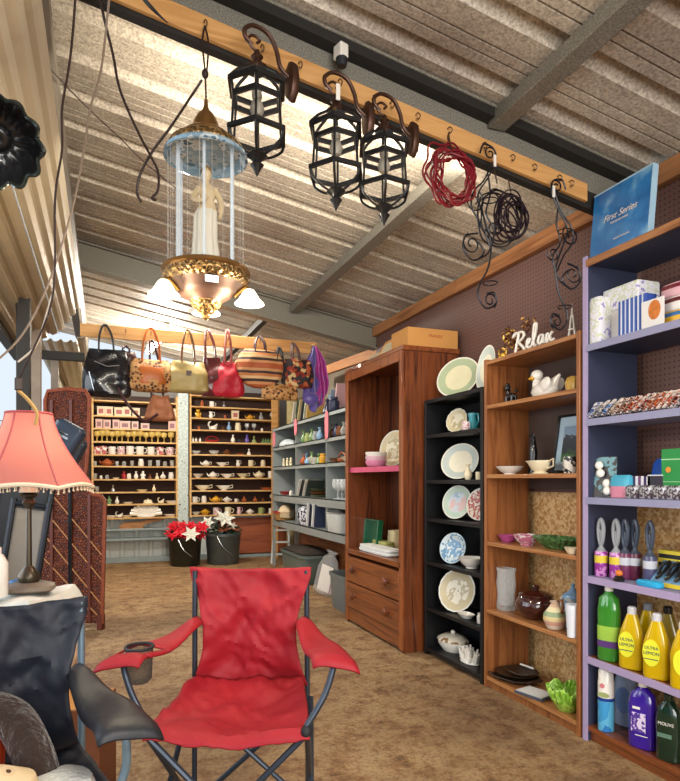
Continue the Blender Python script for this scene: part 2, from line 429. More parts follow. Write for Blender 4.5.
# left side: vertical pale sheet at the back, posts of the opening, hinged awning panels
mb = MB(); ys = breaks(5.9, 9.6, .2); vs = []
for y in ys:
    for z in (0, 2.25): vs.append((-.40 - corr(y, .2, .025), y, z))
mb.add(vs, [(2 * i, 2 * i + 2, 2 * i + 3, 2 * i + 1) for i in range(len(ys) - 1)])
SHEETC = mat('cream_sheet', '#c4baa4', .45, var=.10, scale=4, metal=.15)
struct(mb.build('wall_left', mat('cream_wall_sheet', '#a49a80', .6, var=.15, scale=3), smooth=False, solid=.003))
mb = MB(); mb.box(-.46, -.39, 3.86, 3.93, 0, 2.25); struct(mb.build('trim_11', DARKST_SHADE, smooth=False, bevel=.004))
mb = MB(); mb.box(-.49, -.40, 4.6, 4.68, 0, 2.3).box(-.42, -.36, 5.7, 5.78, 0, 2.3); struct(mb.build('trim_12', mat('weathered_post', '#8a7c6e', .75, var=.25, bump=.2), smooth=False, bevel=.004))
mb = MB(); mb.box(-.6, -.14, 5.06, 5.12, 2.10, 2.16).box(-.62, -.57, .2, 5.12, 2.08, 2.14); struct(mb.build('trim_13', DARKST_SHADE, smooth=False))
def sheet_panel(name, path, y0, y1, m, pitch=.075, h=.016):
    """sheet whose ribs run along y; path = (x,z) polyline of its section"""
    pts = [Vector((p[0], 0, p[1])) for p in path]; sec = []; acc = 0
    for a, b_ in zip(pts, pts[1:]):
        L = (b_ - a).length; d = (b_ - a).normalized(); nn = Vector((-d.z, 0, d.x)); k = max(2, int(L / (pitch / 6)))
        for i in range(k):
            u = acc + L * i / k; t = (u / pitch) % 1
            o = h * (0 if t < .5 else (t - .5) / .12 if t < .62 else 1 if t < .85 else (1 - t) / .15)
            sec.append(a + d * (L * i / k) - nn * o)
        acc += L
    sec.append(pts[-1]); k = len(sec)
    mb = MB(); mb.add([(p.x, y0, p.z) for p in sec] + [(p.x, y1, p.z) for p in sec], [(i, i + 1, k + i + 1, k + i) for i in range(k - 1)])
    return struct(mb.build(name, m, smooth=False, solid=.003))
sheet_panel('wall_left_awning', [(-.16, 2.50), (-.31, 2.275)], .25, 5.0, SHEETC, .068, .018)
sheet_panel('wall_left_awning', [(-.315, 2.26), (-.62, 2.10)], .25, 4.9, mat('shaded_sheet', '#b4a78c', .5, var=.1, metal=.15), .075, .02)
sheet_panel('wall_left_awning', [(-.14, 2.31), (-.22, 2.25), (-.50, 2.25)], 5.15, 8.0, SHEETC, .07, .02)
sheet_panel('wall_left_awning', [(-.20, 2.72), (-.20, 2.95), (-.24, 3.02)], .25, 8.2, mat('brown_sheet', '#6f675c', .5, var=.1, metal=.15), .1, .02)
# outside: neighbouring pale building beyond the open left side
struct(MB().box(-6.3, -6.2, -2, 14, 0, 3.2).build('wall_outside', mat('outside_render', '#8f9aa0', .8, var=.05), smooth=False))
# ================================================================== SHELVING
OAK = wood('oak_bookcase', '#74401f', '#9c6236', 'Z', 10, .4, .07)
OAKH = wood('oak_shelf', '#8a5630', '#b47c4a', 'Y', 10, .4, .07)
NAVY = mat('slate_blue_paint', '#363b52', .55, var=.12, scale=5)
LAV = mat('lavender_edge', '#a898bc', .5, var=.05)
LAVT = mat('lavender_grey_top', '#8f8fae', .55, var=.08)
BLKSH = mat('black_shelf_paint', '#090a0d', .5, var=.2, bump=.05)
WALN = wood('walnut', '#3e1a0c', '#783e1e', 'Z', 9, .35, .06, .3)
WALNH = wood('walnut_y', '#562812', '#884a24', 'Y', 9, .35, .06, .3)
GSTL = mat('grey_steel_shelf', '#9aa2a2', .4, metal=.35, var=.15, scale=6)

# --- purple shelf unit (near right)
P_H = [2.21, 1.82, 1.478, 1.12, .76, .39, .07]
t = thing('shelf_unit', 'tall slate blue and lavender shelf unit of cleaning goods at the right edge', 'shelf', (2.08, 1.75, 0))
y0, y1 = -.75, .515
MB().box(0, .3, y1, y1 + .022, 0, 2.21).build('side_panel', NAVY, t, smooth=False, bevel=.002)
MB().box(0, .3, y0, y0 + .022, 0, 2.21).build('side_panel', NAVY, t, smooth=False, bevel=.002)
MB().box(-.008, 0, y1 - .004, y1 + .022, 0, 2.23).build('edge_strip', LAV, t, smooth=False)
for i, h in enumerate(P_H):
    if i == 6:
        mb = MB().box(.0, .3, y0 + .022, y1, h - .022, h); mb.box(.02, .035, y0 + .02, y1, 0, h - .022)
        mb.build('shelf_board', WALNH, t, smooth=False); continue
    top = MB().box(.0, .3, y0 + .022, y1, h - .022, h)
    so = top.build('shelf_board', NAVY if i < 2 else (LAVT if i < 5 else WALNH), t, smooth=False)
    MB().box(-.01, 0, y0, y1, h - .03, h + .001).build('edge_strip', PLATE if i == 0 else LAV if i > 3 else LAVT, so, smooth=False)
# --- oak bookcase
B_H = [1.89, 1.633, 1.232, .843, .45, .065]
t = thing('bookcase', 'open oak veneer bookcase without a back, between black shelf and slate blue unit', 'bookcase', (2.07, 2.7, 0))
y0, y1 = -.395, .385
for y in (y1 - .022, y0):
    MB().box(0, .3, y, y + .022, 0, 1.90).build('side_panel', OAK, t, smooth=False, bevel=.002)
for i, h in enumerate(B_H):
    MB().box(0.004, .3, y0 + .022, y1 - .022, h - .022, h).build('shelf_board', OAKH, t, smooth=False, bevel=.002)
MB().box(.02, .035, y0 + .022, y1 - .022, 0, .043).build('plinth', OAK, t, smooth=False)
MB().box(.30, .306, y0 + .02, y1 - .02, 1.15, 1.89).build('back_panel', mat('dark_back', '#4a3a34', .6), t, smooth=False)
# --- black shelf
K_H = [1.748, 1.508, 1.2, .94, .645, .33, .05]
t = thing('display_shelf', 'black painted wooden shelf of plates standing between cabinet and oak bookcase', 'shelf', (2.07, 3.47, 0))
y0, y1 = -.37, .34
for y in (y1 - .025, y0):
    MB().box(0, .28, y, y + .025, 0, 1.748).build('side_panel', BLKSH, t, smooth=False, bevel=.002)
for h in K_H:
    MB().box(0, .28, y0 + .025, y1 - .025, h - .025, h).build('shelf_board', BLKSH, t, smooth=False, bevel=.002)
MB().box(.275, .283, y0 + .02, y1 - .02, .02, 1.74).build('back_panel', BLKSH, t, smooth=False)
# --- walnut cabinet with two drawers
t = thing('cabinet', 'tall walnut cabinet with open upper bays and two drawers', 'cabinet', (1.93, 4.36, 0))
y0, y1 = -.51, .56; D = .44
for y in (y0, y1 - .028):
    MB().box(0, D, y, y + .028, 0, 2.12).build('side_panel', WALN, t, smooth=False, bevel=.003)
MB().box(-.012, D + .005, y0 - .012, y1 + .012, 2.10, 2.135).build('top', WALNH, t, smooth=False, bevel=.004)
MB().box(D - .01, D, y0 + .02, y1 - .02, .1, 2.1).build('back_panel', wood('walnut_back', '#461e0e', '#6e3a1c', 'Z', 4, .5), t, smooth=False)
MB().box(-.012, .004, y0 - .003, y0 + .045, .02, 2.10).box(-.012, .004, y1 - .045, y1 + .003, .02, 2.10).box(-.012, .004, y0 + .045, y1 - .045, 2.03, 2.10).build('face_frame', wood('walnut_face', '#6a3418', '#985428', 'Z', 9, .35, .06, .3), t, smooth=False, bevel=.002)
MB().box(.02, D - .01, y0 + .028, y1 - .028, 1.275, 1.30).build('shelf_board', WALNH, t, smooth=False)
MB().box(.014, .022, y0 + .028, y1 - .028, 1.262, 1.304).build('shelf_liner', mat('pink_tissue', '#c04a6c', .7), t, smooth=False)
MB().box(-.012, D - .01, y0 + .028, y1 - .028, .585, .625).build('cabinet_floor', WALNH, t, smooth=False, bevel=.003)
MB().box(.0, .02, y0 + .04, y1 - .04, .02, .13).build('plinth', WALNH, t, smooth=False, bevel=.003)
for zz in (.355, .14):
    d = MB().box(-.018, .38, y0 + .045, y1 - .045, zz, zz + .205).build('drawer', WALNH, t, smooth=False, bevel=.006)
    for yy in (-.30, .33):
        q = MB(); q.T = Matrix.Translation((-.018, yy, zz + .11)) @ Euler((0, -PI / 2, 0)).to_matrix().to_4x4()
        q.lathe([(.012, 0), (.012, .015), (.03, .022), (.032, .035), (.018, .045), (0, .047)], 14).build('knob', WALN, d)
# --- grey steel shelving on the far right
G_H = [1.92, 1.65, 1.385, 1.0, .66]
GY = [8.44, 7.33, 6.21, 5.09]
t = thing('steel_shelving', 'long grey steel shelving of three bays along the far right wall', 'shelf', (2.2, 6.765, 0))
for i, h in enumerate(G_H):
    lip = .045 if i < 3 else .09
    MB().box(0, .36, -1.675, 1.675, h - .012, h).box(0, .006, -1.675, 1.675, h - lip, h).build('shelf_board', GSTL, t, smooth=False)
for j, y in enumerate(GY):
    yy = y - 6.765; w_ = .012 if j in (0, 3) else .008
    MB().box(.0, .36, yy - w_, yy + w_, .62, 1.92).build('upright', GSTL, t, smooth=False)
for j in (0, 3):
    yy = GY[j] - 6.765
    for x in (.02, .34): MB().box(x - .018, x + .018, yy - .018, yy + .018, 0, .66).build('leg', GSTL, t, smooth=False)
MB().box(.36, .366, -1.675, 1.675, .62, 1.92).build('back_panel', mat('steel_back', '#869094', .45, metal=.3, var=.2, scale=3), t, smooth=False)
MB().box(.38, .40, -1.6, 1.6, .05, .58).build('backboard', wood('warm_board', '#7a4422', '#a2643a', 'Y', 5, .6), t, smooth=False)

# --- two pine racks on the back wall
def rack(x0, x1, hs, label):
    t = thing('wall_rack', label, 'shelf', ((x0 + x1) / 2, 9.47, 0)); hw = (x1 - x0) / 2
    PR = wood('pine_rack', '#b98a4c', '#dcb478', 'X', 8, .6, .06, 0)
    for x in (-hw, hw - .025): MB().box(x, x + .025, -.1, .13, hs[-1] - .03, hs[0] + .1).build('side_panel', PR, t, smooth=False)
    for h in hs: MB().box(-hw + .025, hw - .025, -.1, .12, h - .02, h).build('shelf_board', PR, t, smooth=False)
    MB().box(-hw, hw, .12, .13, hs[-1] - .03, hs[0] + .1).build('back_panel', mat('dark_brown_back', '#30190f', .7), t, smooth=False)
    return t
L_H = [2.33, 2.116, 1.934, 1.747, 1.565, 1.40, 1.214, 1.03, .855, .66]
R_H = [2.466, 2.30, 2.13, 1.953, 1.77, 1.585, 1.41, 1.233, 1.044, .86, .675]
rack(-.17, 1.01, L_H, 'left of the two pine racks on the back wall, full of mugs and glasses')
rack(1.18, 2.55, R_H, 'right of the two pine racks on the back wall, full of teapots and jugs')

# ================================================================== CROCKERY PROTOTYPES (a mesh per kind, size in metres)
def m_mug(h=.095, r=.042, handle=True):
    mb = MB(); mb.lathe([(r * .9, 0), (r, .006), (r, h), (r - .004, h), (r - .006, .01), (0, .008)], 14, (True, True))
    if handle:
        mb.tube([(r - .002, 0, h * .78), (r + .022, 0, h * .8), (r + .032, 0, h * .52), (r + .02, 0, h * .25), (r - .002, 0, h * .24)], .005, 5)
    return mb
def m_bowl(r=.08, h=.06, foot=.035):
    return MB().lathe([(foot, 0), (foot, .006), (foot * 1.1, .01), (r * .75, h * .45), (r, h), (r - .004, h), (r * .7, h * .5), (foot, .016), (0, .014)], 18)
def m_pot(r=.075, h=.10):
    mb = MB(); mb.lathe([(r * .55, 0), (r * .7, .006), (r, h * .4), (r * .95, h * .62), (r * .55, h * .86), (r * .55, h * .9), (r * .3, h * 1.02), (.008, h * 1.05), (.014, h * 1.14), (0, h * 1.2)], 16)
    mb.tube([(-r * .8, 0, h * .3), (-r * 1.25, 0, h * .5), (-r * 1.45, 0, h * .85)], [.016, .011, .007], 7)
    mb.tube([(r * .8, 0, h * .75), (r * 1.3, 0, h * .78), (r * 1.4, 0, h * .45), (r * .9, 0, h * .25)], .006, 6)
    return mb
def m_gravy(w_=.11, h=.06):
    mb = MB(); mb.loft([(0, w_ * .35, .026), (.008, w_ * .3, .022), (h * .35, w_ * .55, .034), (h * .8, w_ * .72, .042, -.008, 0), (h, w_ * .82, .044, -.018, 0)], 16, 2, (True, False))
    mb.loft([(h, w_ * .79, .041, -.018, 0), (h * .5, w_ * .5, .03, 0, 0)], 16, 2, (False, True))
    mb.tube([(w_ * .6, 0, h * .9), (w_ * .95, 0, h * 1.1), (w_ * .95, 0, h * .55), (w_ * .55, 0, h * .4)], .005, 6)
    return mb
def m_glass(r=.035, h=.10):
    return MB().lathe([(r * .8, 0), (r, h), (r - .003, h), (r * .75, .01), (0, .01)], 12)
def m_goblet(r=.04, h=.13):
    return MB().lathe([(r * .8, 0), (r * .8, .004), (.006, .01), (.006, h * .4), (r * .8, h * .55), (r, h * .8), (r * .85, h), (r * .8, h), (r * .7, h * .6), (0, h * .5)], 12)
def m_jar(r=.035, h=.09):
    return MB().lathe([(r * .9, 0), (r, .006), (r, h * .7), (r * .7, h * .8), (r * .8, h * .82), (r * .8, h), (0, h)], 12)
def m_vase(r=.035, h=.12):
    return MB().lathe([(r * .6, 0), (r * .7, .006), (r, h * .3), (r * .8, h * .5), (r * .3, h * .75), (r * .35, h * .85), (r * .6, h), (r * .5, h), (r * .2, h * .75), (0, h * .7)], 14)
def m_pitcher(r=.045, h=.13):
    mb = MB(); mb.loft([(0, r * .7, r * .7), (.008, r * .75, r * .75), (h * .35, r, r), (h * .7, r * .6, r * .6), (h, r * .85, r * .7, -.008, 0)], 14, 2, (True, False))
    mb.loft([(h, r * .78, r * .62, -.008, 0), (h * .7, r * .5, r * .5)], 14, 2, (False, True))
    mb.tube([(r * .5, 0, h * .9), (r * 1.5, 0, h * .92), (r * 1.6, 0, h * .5), (r * .9, 0, h * .3)], .006, 6); return mb
def m_bell(r=.035, h=.10):
    return MB().lathe([(r, 0), (r, .005), (r * .75, h * .35), (r * .4, h * .55), (.006, h * .62), (.014, h * .78), (.016, h * .88), (0, h)], 14)
def m_figure(h=.11):
    mb = MB(); mb.loft([(0, .03, .024), (.01, .03, .024), (h * .35, .02, .018), (h * .6, .026, .018), (h * .72, .01, .01)], 10)
    mb.ball((0, 0, h * .85), .018, 10, 6); mb.tube([(-.022, 0, h * .6), (-.03, -.012, h * .42), (-.01, -.022, h * .38)], .006, 5); mb.tube([(.022, 0, h * .6), (.03, -.012, h * .42), (.01, -.022, h * .38)], .006, 5); return mb
def m_bear(h=.13):
    mb = MB(); mb.ball((0, 0, h * .32), (.035, .03, h * .32)); mb.ball((0, -.005, h * .76), .028)
    for s in (-1, 1):
        mb.ball((s * .022, 0, h * .96), .01, 8, 5); mb.ball((s * .028, -.028, .014), (.014, .022, .013), 8, 5); mb.ball((s * .036, -.01, h * .45), (.011, .011, .026), 8, 5)
    return mb
def m_swan(L=.07):
    mb = MB(); mb.loft([(0, .025, .02), (.012, .05, .035), (.035, .055, .036), (.055, .03, .02, .015, 0)], 12)
    mb.tube(smoothpts([(-.035, 0, .03), (-.06, 0, .07), (-.045, 0, .10), (-.03, 0, .11), (-.05, 0, .10), (-.062, 0, .095)]), .009, 7)
    mb.loft([(.04, .035, .008, .02, .018), (.085, .008, .003, .06, .018)], 8); return mb
def m_box(w_=.08, d=.05, h=.10):
    mb = MB(); mb.box(-w_ / 2, w_ / 2, -d / 2, d / 2, 0, h * .9); mb.box(-w_ / 2 - .002, w_ / 2 + .002, -d / 2 - .002, d / 2 + .002, h * .9, h); mb.cur = 1; mb.box(-w_ * .3, w_ * .3, -d / 2 - .003, -d / 2, h * .22, h * .72); return mb
def m_dish(w_=.09, h=.035):
    return MB().loft([(0, w_ * .6, .03), (h, w_, .055), (h, w_ * .93, .05), (.006, w_ * .5, .026)], 14, 2.6)
def m_butter(w_=.08):
    mb = MB(); mb.loft([(0, w_, .045), (.012, w_ * 1.05, .05), (.014, w_ * .8, .035), (.05, w_ * .78, .034), (.062, w_ * .5, .02)], 14, 3.4); mb.ball((0, 0, .068), .011, 8, 5); return mb
def m_fan(r=.22):
    mb = MB(); k = 11; mb.loft([(0, r * .5, .04), (.02, r * .6, .045), (.035, r * .5, .04)], 14)
    for i in range(k):
        a = PI * (i + .5) / k; c = (math.cos(a) * r * .62, 0, .03 + math.sin(a) * r * .5)
        mb.tube([(math.cos(a) * r * .2, 0, .03), c, (math.cos(a) * r, 0, .03 + math.sin(a) * r * .72)], [.012, .028, .026], 8)
    return mb
def m_tureen(r=.07):
    mb = MB(); mb.lathe([(r * .5, 0), (r * .6, .008), (r, r * .7), (r * 1.02, r * .8), (r * .7, r * 1.15), (r * .2, r * 1.3), (r * .2, r * 1.45), (0, r * 1.5)], 16)
    for s in (-1, 1): mb.tube([(s * r * .9, 0, r * .8), (s * r * 1.3, 0, r * .75), (s * r * .9, 0, r * .45)], .006, 5)
    return mb
def m_basket(w_=.10):
    mb = MB().loft([(0, w_ * .7, .03), (.025, w_, .045), (.03, w_ * .95, .042), (.012, w_ * .7, .03)], 16); mb.tube([(-w_ * .95, 0, .03), (-w_ * .6, 0, .07), (0, 0, .085), (w_ * .6, 0, .07), (w_ * .95, 0, .03)], .006, 5); return mb
def m_candles(k=5):
    mb = MB(); mb.box(-.035 * k / 2 - .01, .035 * k / 2 + .01, -.03, .03, 0, .02)
    for i in range(k): mb.lathe([(.01, .02), (.014, .05), (.004, .055), (.004, .075)], 8, (False, True)); mb.v[-32:] = [(x + (i - (k - 1) / 2) * .035, y, z) for x, y, z in mb.v[-32:]]
    return mb
def m_onion(): return MB().lathe([(.02, 0), (.04, .02), (.042, .04), (.02, .065), (.007, .08), (.01, .10), (0, .105)], 12)

KIND = {'mug': (m_mug, 'mug'), 'bowl': (m_bowl, 'bowl'), 'teapot': (m_pot, 'teapot'), 'gravy_boat': (m_gravy, 'gravy boat'), 'drinking_glass': (m_glass, 'glass'),
        'goblet': (m_goblet, 'glass'), 'jar': (m_jar, 'jar'), 'vase': (m_vase, 'vase'), 'pitcher': (m_pitcher, 'jug'), 'bell': (m_bell, 'bell'), 'figurine': (m_figure, 'figurine'),
        'bear_figurine': (m_bear, 'figurine'), 'swan_figurine': (m_swan, 'figurine'), 'gift_box': (m_box, 'box'), 'dish': (m_dish, 'dish'), 'butter_dish': (m_butter, 'dish'),
        'shell_dish': (m_fan, 'dish'), 'tureen': (m_tureen, 'tureen'), 'basket': (m_basket, 'basket'), 'candle_holder': (m_candles, 'candle holder'), 'onion_jar': (m_onion, 'jar')}
MESHC = {}
ORD = ['zeroth', 'first', 'second', 'third', 'fourth', 'fifth', 'sixth', 'seventh', 'eighth', 'ninth', 'tenth', 'eleventh', 'twelfth', 'thirteenth', 'fourteenth', 'fifteenth', 'sixteenth', 'seventeenth']
def item(kind, mats, loc, rz, s, label, group=None, cat=None):
    key = (kind, tuple(x.name for x in (mats if isinstance(mats, (list, tuple)) else [mats])))
    if key not in MESHC: MESHC[key] = KIND[kind][0]().mesh(kind, mats, True)
    o = bpy.data.objects.new(kind, MESHC[key]); COL.objects.link(o); o.location = loc; o.rotation_euler = (0, 0, rz)
    o.scale = s if isinstance(s, (tuple, list)) else (s, s, s)
    if loc[1] > 9: o.scale = tuple(q * 1.12 for q in o.scale)
    return tag(o, label, cat or KIND[kind][1], group)
FLOR = blotch('floral_print', ['#e8e0dc', '#e8e0dc', '#c87a90', '#e8e0dc', '#7a9a6a'], 40, .3, 'noise', coat=.3)
REDPR = blotch('red_print', ['#ece4dc', '#ece4dc', '#b84a50', '#ece4dc'], 26, .3, 'noise', coat=.3)
GBOX = [mat('cream_card', '#dcc9a8', .6), mat('rose_label', '#a8605c', .6)]
GBOX2 = [mat('pink_wax', '#cfa79a', .4), mat('plum_label', '#8a6468', .6)]
GREYG = glass('grey_glass', (.55, .55, .5), .4)
SILV = mat('silver', '#b8bcc0', .2, metal=.8)
NAVYG = mat('navy_glaze', '#2b3350', .3, coat=.3)
LIME = mat('lime_glaze', '#9aa66a', .35)
BRONZE = mat('bronze', '#7a4a2c', .4, metal=.4)
C = {'w': (WHITE, 'white'), 'c': (CREAM, 'cream'), 'y': (YEL, 'yellow'), 't': (TERRA, 'terracotta'), 'b': (BLUEG, 'blue'), 'r': (REDG, 'red'), 'p': (PURG, 'purple'),
     'g': (GREENG, 'green'), 'l': (LIME, 'lime green'), 'n': (BRONZE, 'brown'), 'k': (CLEAR, 'clear glass'), 'a': (AMBER, 'amber glass'), 'x': (GREYG, 'grey glass'),
     'f': (FLOR, 'flower printed'), 'd': (REDPR, 'red printed'), 's': (SILV, 'silver'), 'v': (NAVYG, 'dark blue'), 'o': (GBOX, 'cream boxed'), 'q': (GBOX2, 'pink labelled')}
def row(rack_name, hs, k, items, Y=9.44, group=None):
    tot = len(items)
    for j, (px, kind, c, s) in enumerate(items):
        X = at_Y(px, Y); mt, cn = C[c]
        kn = kind.replace('_', ' ')
        if kn == 'drinking glass': kn = 'tumbler'
        if 'glass' in cn and kn in ('goblet', 'tumbler'): cn = cn.split()[0]
        lab = f"{cn} {kn}, {ORD[j + 1]} from left on the {ORD[k]} shelf of the {rack_name} rack"
        item(kind, mt, (X, Y, hs[k - 1]), random.uniform(-.4, .4) if kind not in ('gift_box', 'candle_holder', 'shell_dish') else 0, s, lab, group)
LR = [
 (2, [(101, 'gift_box', 'o', 1.15), (109, 'gift_box', 'o', 1.15), (119, 'gift_box', 'o', (1.4, 1, 1.1)), (127, 'gift_box', 'o', 1.2), (136, 'gift_box', 'o', 1.1), (172, 'gift_box', 'o', 1.2)]),
 (3, [(99, 'gift_box', 'q', (1, 1, 1.15)), (107, 'gift_box', 'q', (1.1, 1, 1.1)), (116, 'gift_box', 'q', (1, 1, 1.15)), (125, 'gift_box', 'q', (1.6, 1, 1)), (135, 'gift_box', 'q', (1, 1, 1)), (145, 'gift_box', 'q', (1.3, 1, .8)), (172, 'gift_box', 'q', (1.2, 1, 1.2))]),
 (4, [(x, 'goblet', 'a', 1.0 + (i % 3) * .1) for i, x in enumerate((97, 102, 107, 112, 117, 122, 128, 134, 140, 146, 152, 158, 164, 171))]),
 (5, [(97, 'mug', 'd', 1), (103, 'mug', 'd', 1.1), (112, 'mug', 'w', 1.05), (121, 'mug', 'f', 1.1), (130, 'mug', 'w', 1.15), (140, 'mug', 'w', 1.15), (151, 'mug', 'w', 1.1), (160, 'mug', 'd', 1.1), (170, 'mug', 'f', 1.1)]),
 (6, [(95, 'drinking_glass', 'x', .6), (107, 'teapot', 't', .85), (117, 'drinking_glass', 'k', .6), (124, 'jar', 'k', .7), (132, 'drinking_glass', 'x', .7), (141, 'jar', 'w', 1.05), (150, 'drinking_glass', 'x', .8), (158, 'drinking_glass', 'k', .8), (165, 'jar', 'x', .75), (172, 'drinking_glass', 'x', .8)]),
 (7, [(95, 'drinking_glass', 'x', .7), (101, 'jar', 'w', .5), (107, 'jar', 'k', .6), (116, 'dish', 'w', .5), (124, 'figurine', 'r', .9), (129, 'jar', 'w', .8), (136, 'vase', 'w', .85), (143, 'figurine', 'w', .95), (150, 'bell', 'n', .75), (157, 'bell', 'c', .8), (163, 'onion_jar', 'w', .9), (171, 'jar', 'w', 1.0)]),
 (8, [(97, 'drinking_glass', 'x', .7), (113, 'bell', 's', .95), (142, 'dish', 'c', .8), (154, 'vase', 'c', .75)]),
 (9, [(109, 'figurine', 'g', .95), (117, 'vase', 'w', .8), (128, 'dish', 'w', .7), (148, 'butter_dish', 'c', .85), (161, 'swan_figurine', 'c', .7), (172, 'dish', 'w', 1.0)]),
 (10, [(111, 'dish', 'w', .8), (119, 'swan_figurine', 'w', .7), (127, 'dish', 'c', .8), (146, 'shell_dish', 'w', .92), (170, 'dish', 'w', .9)])]
for k, its in LR: row('left back', L_H, k, its, group='wares on the left back rack')
RR = [
 (2, [(202, 'figurine', 't', .8), (212, 'mug', 'w', .8), (224, 'vase', 's', .65)]),
 (3, [(198, 'bear_figurine', 'y', .9), (211, 'pitcher', 'w', .7), (225, 'drinking_glass', 't', .5), (235, 'gift_box', 'o', (1.2, 1, 1.15)), (250, 'teapot', 'y', .65), (261, 'vase', 'k', .85), (272, 'goblet', 'k', .8)]),
 (4, [(199, 'jar', 't', .5), (213, 'swan_figurine', 'w', 1.05), (223, 'bell', 'n', .6), (229, 'vase', 'b', .95), (238, 'jar', 'c', 1.2), (247, 'goblet', 'k', .8), (254, 'goblet', 'k', .8), (262, 'jar', 'w', .5)]),
 (5, [(193, 'figurine', 'w', .5), (196, 'figurine', 'w', .5), (200, 'figurine', 'w', .5), (212, 'basket', 'r', .95), (233, 'vase', 'w', .9), (239, 'jar', 'v', .5), (247, 'vase', 'p', .95), (254, 'bell', 'l', 1), (268, 'candle_holder', 'g', 1)]),
 (6, [(196, 'bowl', 'k', .8), (214, 'bowl', 'k', .9), (227, 'tureen', 'n', .7), (240, 'dish', 't', .6), (249, 'bell', 'w', .9)]),
 (7, [(206, 'teapot', 'w', .7), (222, 'gravy_boat', 'w', .85), (238, 'pitcher', 'w', .65), (251, 'mug', 'c', .9), (263, 'jar', 'c', 1.0)]),
 (8, [(198, 'bowl', 'w', .9), (213, 'teapot', 'w', .75), (227, 'gravy_boat', 'w', .9), (243, 'gravy_boat', 'c', 1.0), (259, 'teapot', 'c', .85), (271, 'mug', 'w', 1)]),
 (9, [(203, 'gravy_boat', 'c', 1.15), (224, 'gravy_boat', 'w', 1.1), (267, 'dish', 't', 1.0)]),
 (10, [(195, 'mug', 'w', .85), (204, 'jar', 'w', 1), (216, 'teapot', 'y', .8), (227, 'tureen', 'w', .75), (236, 'mug', 'w', .5), (244, 'onion_jar', 't', .8), (255, 'onion_jar', 't', .75), (263, 'onion_jar', 'n', .55), (272, 'goblet', 'k', .8)]),
 (11, [(196, 'bowl', 'w', .7), (205, 'tureen', 'y', .8), (216, 'mug', 'f', 1.0), (228, 'mug', 'c', 1.05), (239, 'pitcher', 'f', .75), (250, 'tureen', 'w', .7), (261, 'mug', 'l', .9), (271, 'mug', 'w', .8)])]
for k, its in RR: row('right back', R_H, k, its, group='wares on the right back rack')

# ================================================================== PLATES ON THE BLACK SHELF
DEC = {'rim': [mat('plate_white', '#e2ded0', .25, coat=.4, var=.03), mat('green_rim', '#a9b694', .3), mat('plate_well', '#ded7b4', .25, coat=.4)],
       'oval': [mat('plate_white', '#e2ded0'), mat('grey_rim', '#b9c2bb', .3), mat('cream_well', '#e6dfc8', .25, coat=.4)],
       'blue': [mat('pale_blue_glaze', '#c3d3d9', .25, coat=.4), blotch('blue_flowers', ['#c9d6d8', '#c9d6d8', '#5f8fb4', '#c9d6d8'], 30, .3), blotch('blue_flowers_well', ['#d9e0dc', '#6f9cc0', '#d9e0dc'], 26, .3)],
       'scene': [mat('plate_white', '#e2ded0'), mat('pale_green_rim', '#b4c6b6', .3), blotch('landscape_print', ['#9fb6cc', '#c6cfd8', '#d9b9b4', '#e0d6c0'], 9, .3)],
       'red': [mat('plate_white', '#e2ded0'), blotch('red_flowers', ['#e2d4c6', '#b4544c', '#e2d4c6', '#c98a7a'], 34, .3), blotch('red_flowers2', ['#e6dccd', '#c06a60', '#e6dccd'], 26, .3)],
       'star': [mat('plate_white', '#e2ded0'), mat('wheat_rim', '#cdbf9a', .3), blotch('wheat_print', ['#e0d8c0', '#e0d8c0', '#b7a884', '#e0d8c0'], 16, .3)]}
def plate(kind, r, asp, px, X, H, label, group='plates and platters on the black shelf', tilt=14, flute=0, fa=0, name='plate', rz=-PI / 2 + .4):
    Y = at_X(px, X)
    t = thing(name, label, 'plate', (X, Y, H), rz, group)
    def prof(mb, ring):
        mb.loft([(z, a * asp, a) for a, z in ring], 40, 2, (False, False), flute=flute, fa=fa)
    T = Matrix.Translation((0, 0, r * math.cos(math.radians(tilt)) + .004)) @ Euler((PI / 2 - math.radians(tilt), 0, 0)).to_matrix().to_4x4()
    a = MB(); a.T = T; a.loft([(z, q * asp, q) for q, z in [(r * .5, -.012), (r * .62, -.010), (r, .004), (r, .007), (r * .93, .006)]], 40, 2, (True, False), flute=flute, fa=fa)
    a.build('body', DEC[kind][0], t)
    a = MB(); a.T = T; prof(a, [(r * .93, .006), (r * .70, .000), (r * .62, -.004)]); a.build('rim_band', DEC[kind][1], t)
    a = MB(); a.T = T; a.loft([(z, q * asp, q) for q, z in [(r * .62, -.004), (r * .3, -.006), (.001, -.006)]], 40, 2, (False, True), flute=flute, fa=fa); a.build('well', DEC[kind][2], t)
    return t
plate('rim', .14, 1.22, 458, 2.22, 1.75, 'large oval cream platter with green rim on top of the black shelf')
plate('oval', .155, .42, 486, 2.24, 1.75, 'narrow white platter leaning at the right end on top of the black shelf', tilt=16)
plate('star', .082, 1, 457, 2.18, 1.51, 'small white scalloped plate on second level of black shelf', flute=14, fa=.03)
plate('oval', .12, 1.22, 460, 2.17, 1.202, 'wide oval platter with grey rim on third level of black shelf')
plate('scene', .112, 1.0, 457, 2.16, .942, 'plate with printed landscape on fourth level of black shelf')
plate('red', .105, 1, 481, 2.21, .942, 'red flowered plate partly hidden at right of fourth level of black shelf')
plate('blue', .102, 1.0, 453, 2.15, .647, 'pale blue flowered plate on fifth level of black shelf')
plate('star', .14, 1.02, 457, 2.17, .332, 'large cream round plate with scalloped edge on sixth level of black shelf', flute=16, fa=.012)
def put_r(kind, mt, px, X, H, s, label, rz=-PI / 2, cat=None, group=None): return item(kind, mt, (X, at_X(px, X), H), rz, s, label, group, cat)
